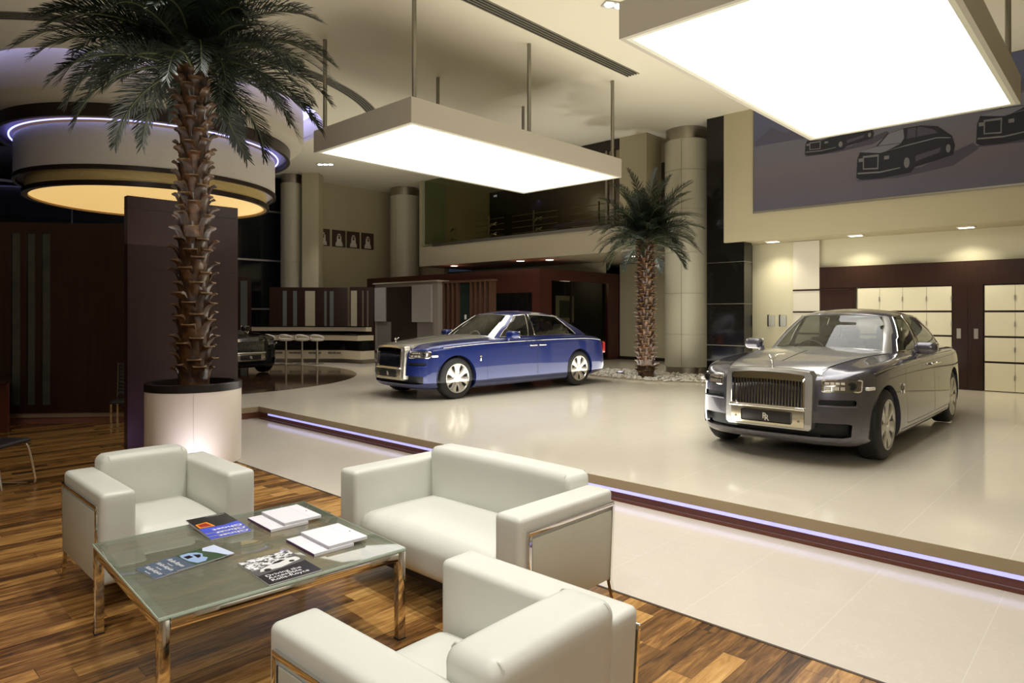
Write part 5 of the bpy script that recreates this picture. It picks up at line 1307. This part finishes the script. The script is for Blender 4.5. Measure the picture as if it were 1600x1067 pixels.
rnd = random.Random(8); ridge = [(mx0 + .02, 1.5)] + [(mx0 + .05 + k * .35, 1.62 + .25 * abs(sin(k * 1.7)) + (.35 if k > 14 else 0) * abs(sin(k * .9))) for k in range(30) if mx0 + .05 + k * .35 < mx1] + [(mx1 - .02, 1.5)]
flat('mountain_print', ridge, -.0225, MN)
for k in range(9):
    x = 2.0 + .0 + k * .33 - .3 * 0; flat('snow_print', [(x - 2.4 * 0, 2.0), (x + .1, 2.15 + .1 * (k % 2)), (x + .22, 2.02), (x + .14, 2.05), (x + .1, 1.96), (x + .05, 2.04)], -.0240, SN)
def mcar(x, z, s, m_=CARK, sx=1.):
    def S_(pts): return [(x + a * s * sx, z + b * s) for a, b in pts]
    flat('car_ground_print', S_([(.0, -.02), (.9, -.05), (1.9, .05), (2.35, .30), (2.25, .42), (1.3, .1), (.1, .05)]), -.0228, SHD)
    flat('car_print', S_([(.0, .05), (.02, .42), (.08, .56), (.42, .63), (.66, .86), (.98, .92), (1.30, .92), (1.62, .82), (1.88, .60), (1.93, .42), (1.90, .25), (1.55, .18), (1.2, .12), (1.1, .02), (.5, -.02), (.1, .0)]), -.0245, m_)
    flat('car_glass_print', S_([(.46, .63), (.68, .84), (.96, .88), (.98, .70), (.92, .62)]), -.0262, CARG); flat('car_glass_print', S_([(1.03, .68), (1.05, .87), (1.30, .87), (1.55, .77), (1.62, .70)]), -.0262, SHD)
    flat('roof_print', S_([(.66, .845), (.68, .862), (.98, .915), (1.30, .915), (1.58, .83), (1.30, .895), (.98, .895)]), -.0268, CARC)
    flat('window_pillar_print', S_([(1.20, .69), (1.225, .69), (1.235, .87), (1.21, .87)]), -.0275, CARK)
    flat('waist_print', S_([(.62, .50), (1.0, .56), (1.60, .62), (1.85, .58), (1.85, .565), (1.60, .60), (1.0, .54)]), -.0268, CARG)
    flat('side_shine_print', S_([(1.2, .22), (1.65, .33), (1.68, .42), (1.2, .33)]), -.0262, SHD)
    flat('hood_print', S_([(.06, .56), (.42, .62), (.92, .61), (.62, .50), (.50, .48)]), -.0262, CARG)
    flat('grille_print', S_([(.14, .20), (.46, .17), (.47, .46), (.14, .47)]), -.0265, CARC); flat('grille_dark_print', S_([(.165, .22), (.44, .20), (.445, .42), (.165, .43)]), -.028, CARK)
    for a, b in ((.05, .36), (.58, .34)): flat('lamp_print', S_([(a, b), (a + .10, b), (a + .10, b + .07), (a, b + .07)]), -.0265, CARC)
    flat('bumper_print', S_([(.03, .12), (.5, .09), (.9, .13), (.9, .15), (.5, .12), (.03, .15)]), -.0265, CARC)
    for cx, cz, r in ((1.02, .22, .145), (1.80, .38, .11)):
        flat('wheel_print', S_([(cx + r * .55 * cos(a), cz + r * sin(a)) for a in [2 * pi * q / 18 for q in range(18)]]), -.0268, CARK); flat('rim_print', S_([(cx + .01 + r * .38 * cos(a), cz + r * .7 * sin(a)) for a in [2 * pi * q / 18 for q in range(18)]]), -.0282, CARC)
mcar(-4.05, 1.10, .60, CARK, 1.2); mcar(-3.0, .42, 1.04, CARK, .87); mcar(-.92, .78, 1.0, CARK, .85)
# ---------------------------------------------------------------- dark furniture at the left
def dining(label, loc, rz, sled=False):
    t = thing('dining_chair', label, 'chair', loc, rz); BL = mat('black chair leather', (.022, .020, .022), .4)
    bm = new(); soft(bm, -.21, .21, -.22, .20, .43, .475, .02, 8); obj('seat', bm, BL, t)
    bm = new(); 
    for k in range(9): soft(bm, -.20, .20, .20 + k * .006, .225 + k * .006, .52 + k * .052, .570 + k * .052, .011, 5)
    obj('backrest', bm, BL, t)
    if sled:
        for s in (-1, 1):
            bm = new(); tube(bm, catmull([(s * .2, -.14, .43), (s * .21, -.18, .38), (s * .22, -.235, .1), (s * .22, -.24, .03), (s * .22, -.19, .013), (s * .22, .2, .013), (s * .22, .235, .05), (s * .21, .2, .44)], 5), .013, 8); obj('leg', bm, CHROME, t)
    else:
        for sx in (-1, 1):
            for sy in (-1, 1): obj('leg', B(sx * .19 - .013, sx * .19 + .013, sy * .19 - .013, sy * .19 + .013, 0, .43), CHROME, t)
    bm = new()
    for s in (-1, 1): tube(bm, [(s * .19, .19, .42), (s * .19, .215, .6), (s * .19, .255, .99)], .011, 6)
    obj('back_frame', bm, CHROME, t); return t
dining('black ribbed chair with chrome legs in front of the dark partition', (-10.72, 3.25, 0), radians(62))
dining('black padded chair with chrome sled legs at the left edge of the picture', (-8.14, 1.27, 0), radians(133), True)
t = thing('side_desk', 'dark wooden desk end at the left edge beside the partition', 'desk', (-11.97, 1.93, 0), radians(48)); obj('desk_panel', B(-.6, .12, -.03, .03, 0, .72), REDW, t); obj('desk_top', B(-.62, .14, -.35, .05, .72, .77, .004), DARKW, t)
# strut fittings on the far dark glass at the left
for k, (y, z) in enumerate(((.9, 3.9), (-.2, 4.7))):
    t = thing('glass_brace', ['steel four-armed glass brace low on the dark glass at the left', 'steel four-armed glass brace higher on the dark glass at the left'][k], 'brace', (-16.06, y, z), 0, 'steel braces on the left glass'); bm = new()
    for a in range(4): tube(bm, [(0, 0, 0), (.06, .28 * cos(a * pi / 2 + .6), .28 * sin(a * pi / 2 + .6))], .018, 6)
    obj('arms', bm, DSTEEL, t); bm = new(); tube(bm, [(.05, 0, -1.2), (.05, 0, 1.2)], .012, 6); obj('tension_rod', bm, DSTEEL, t)
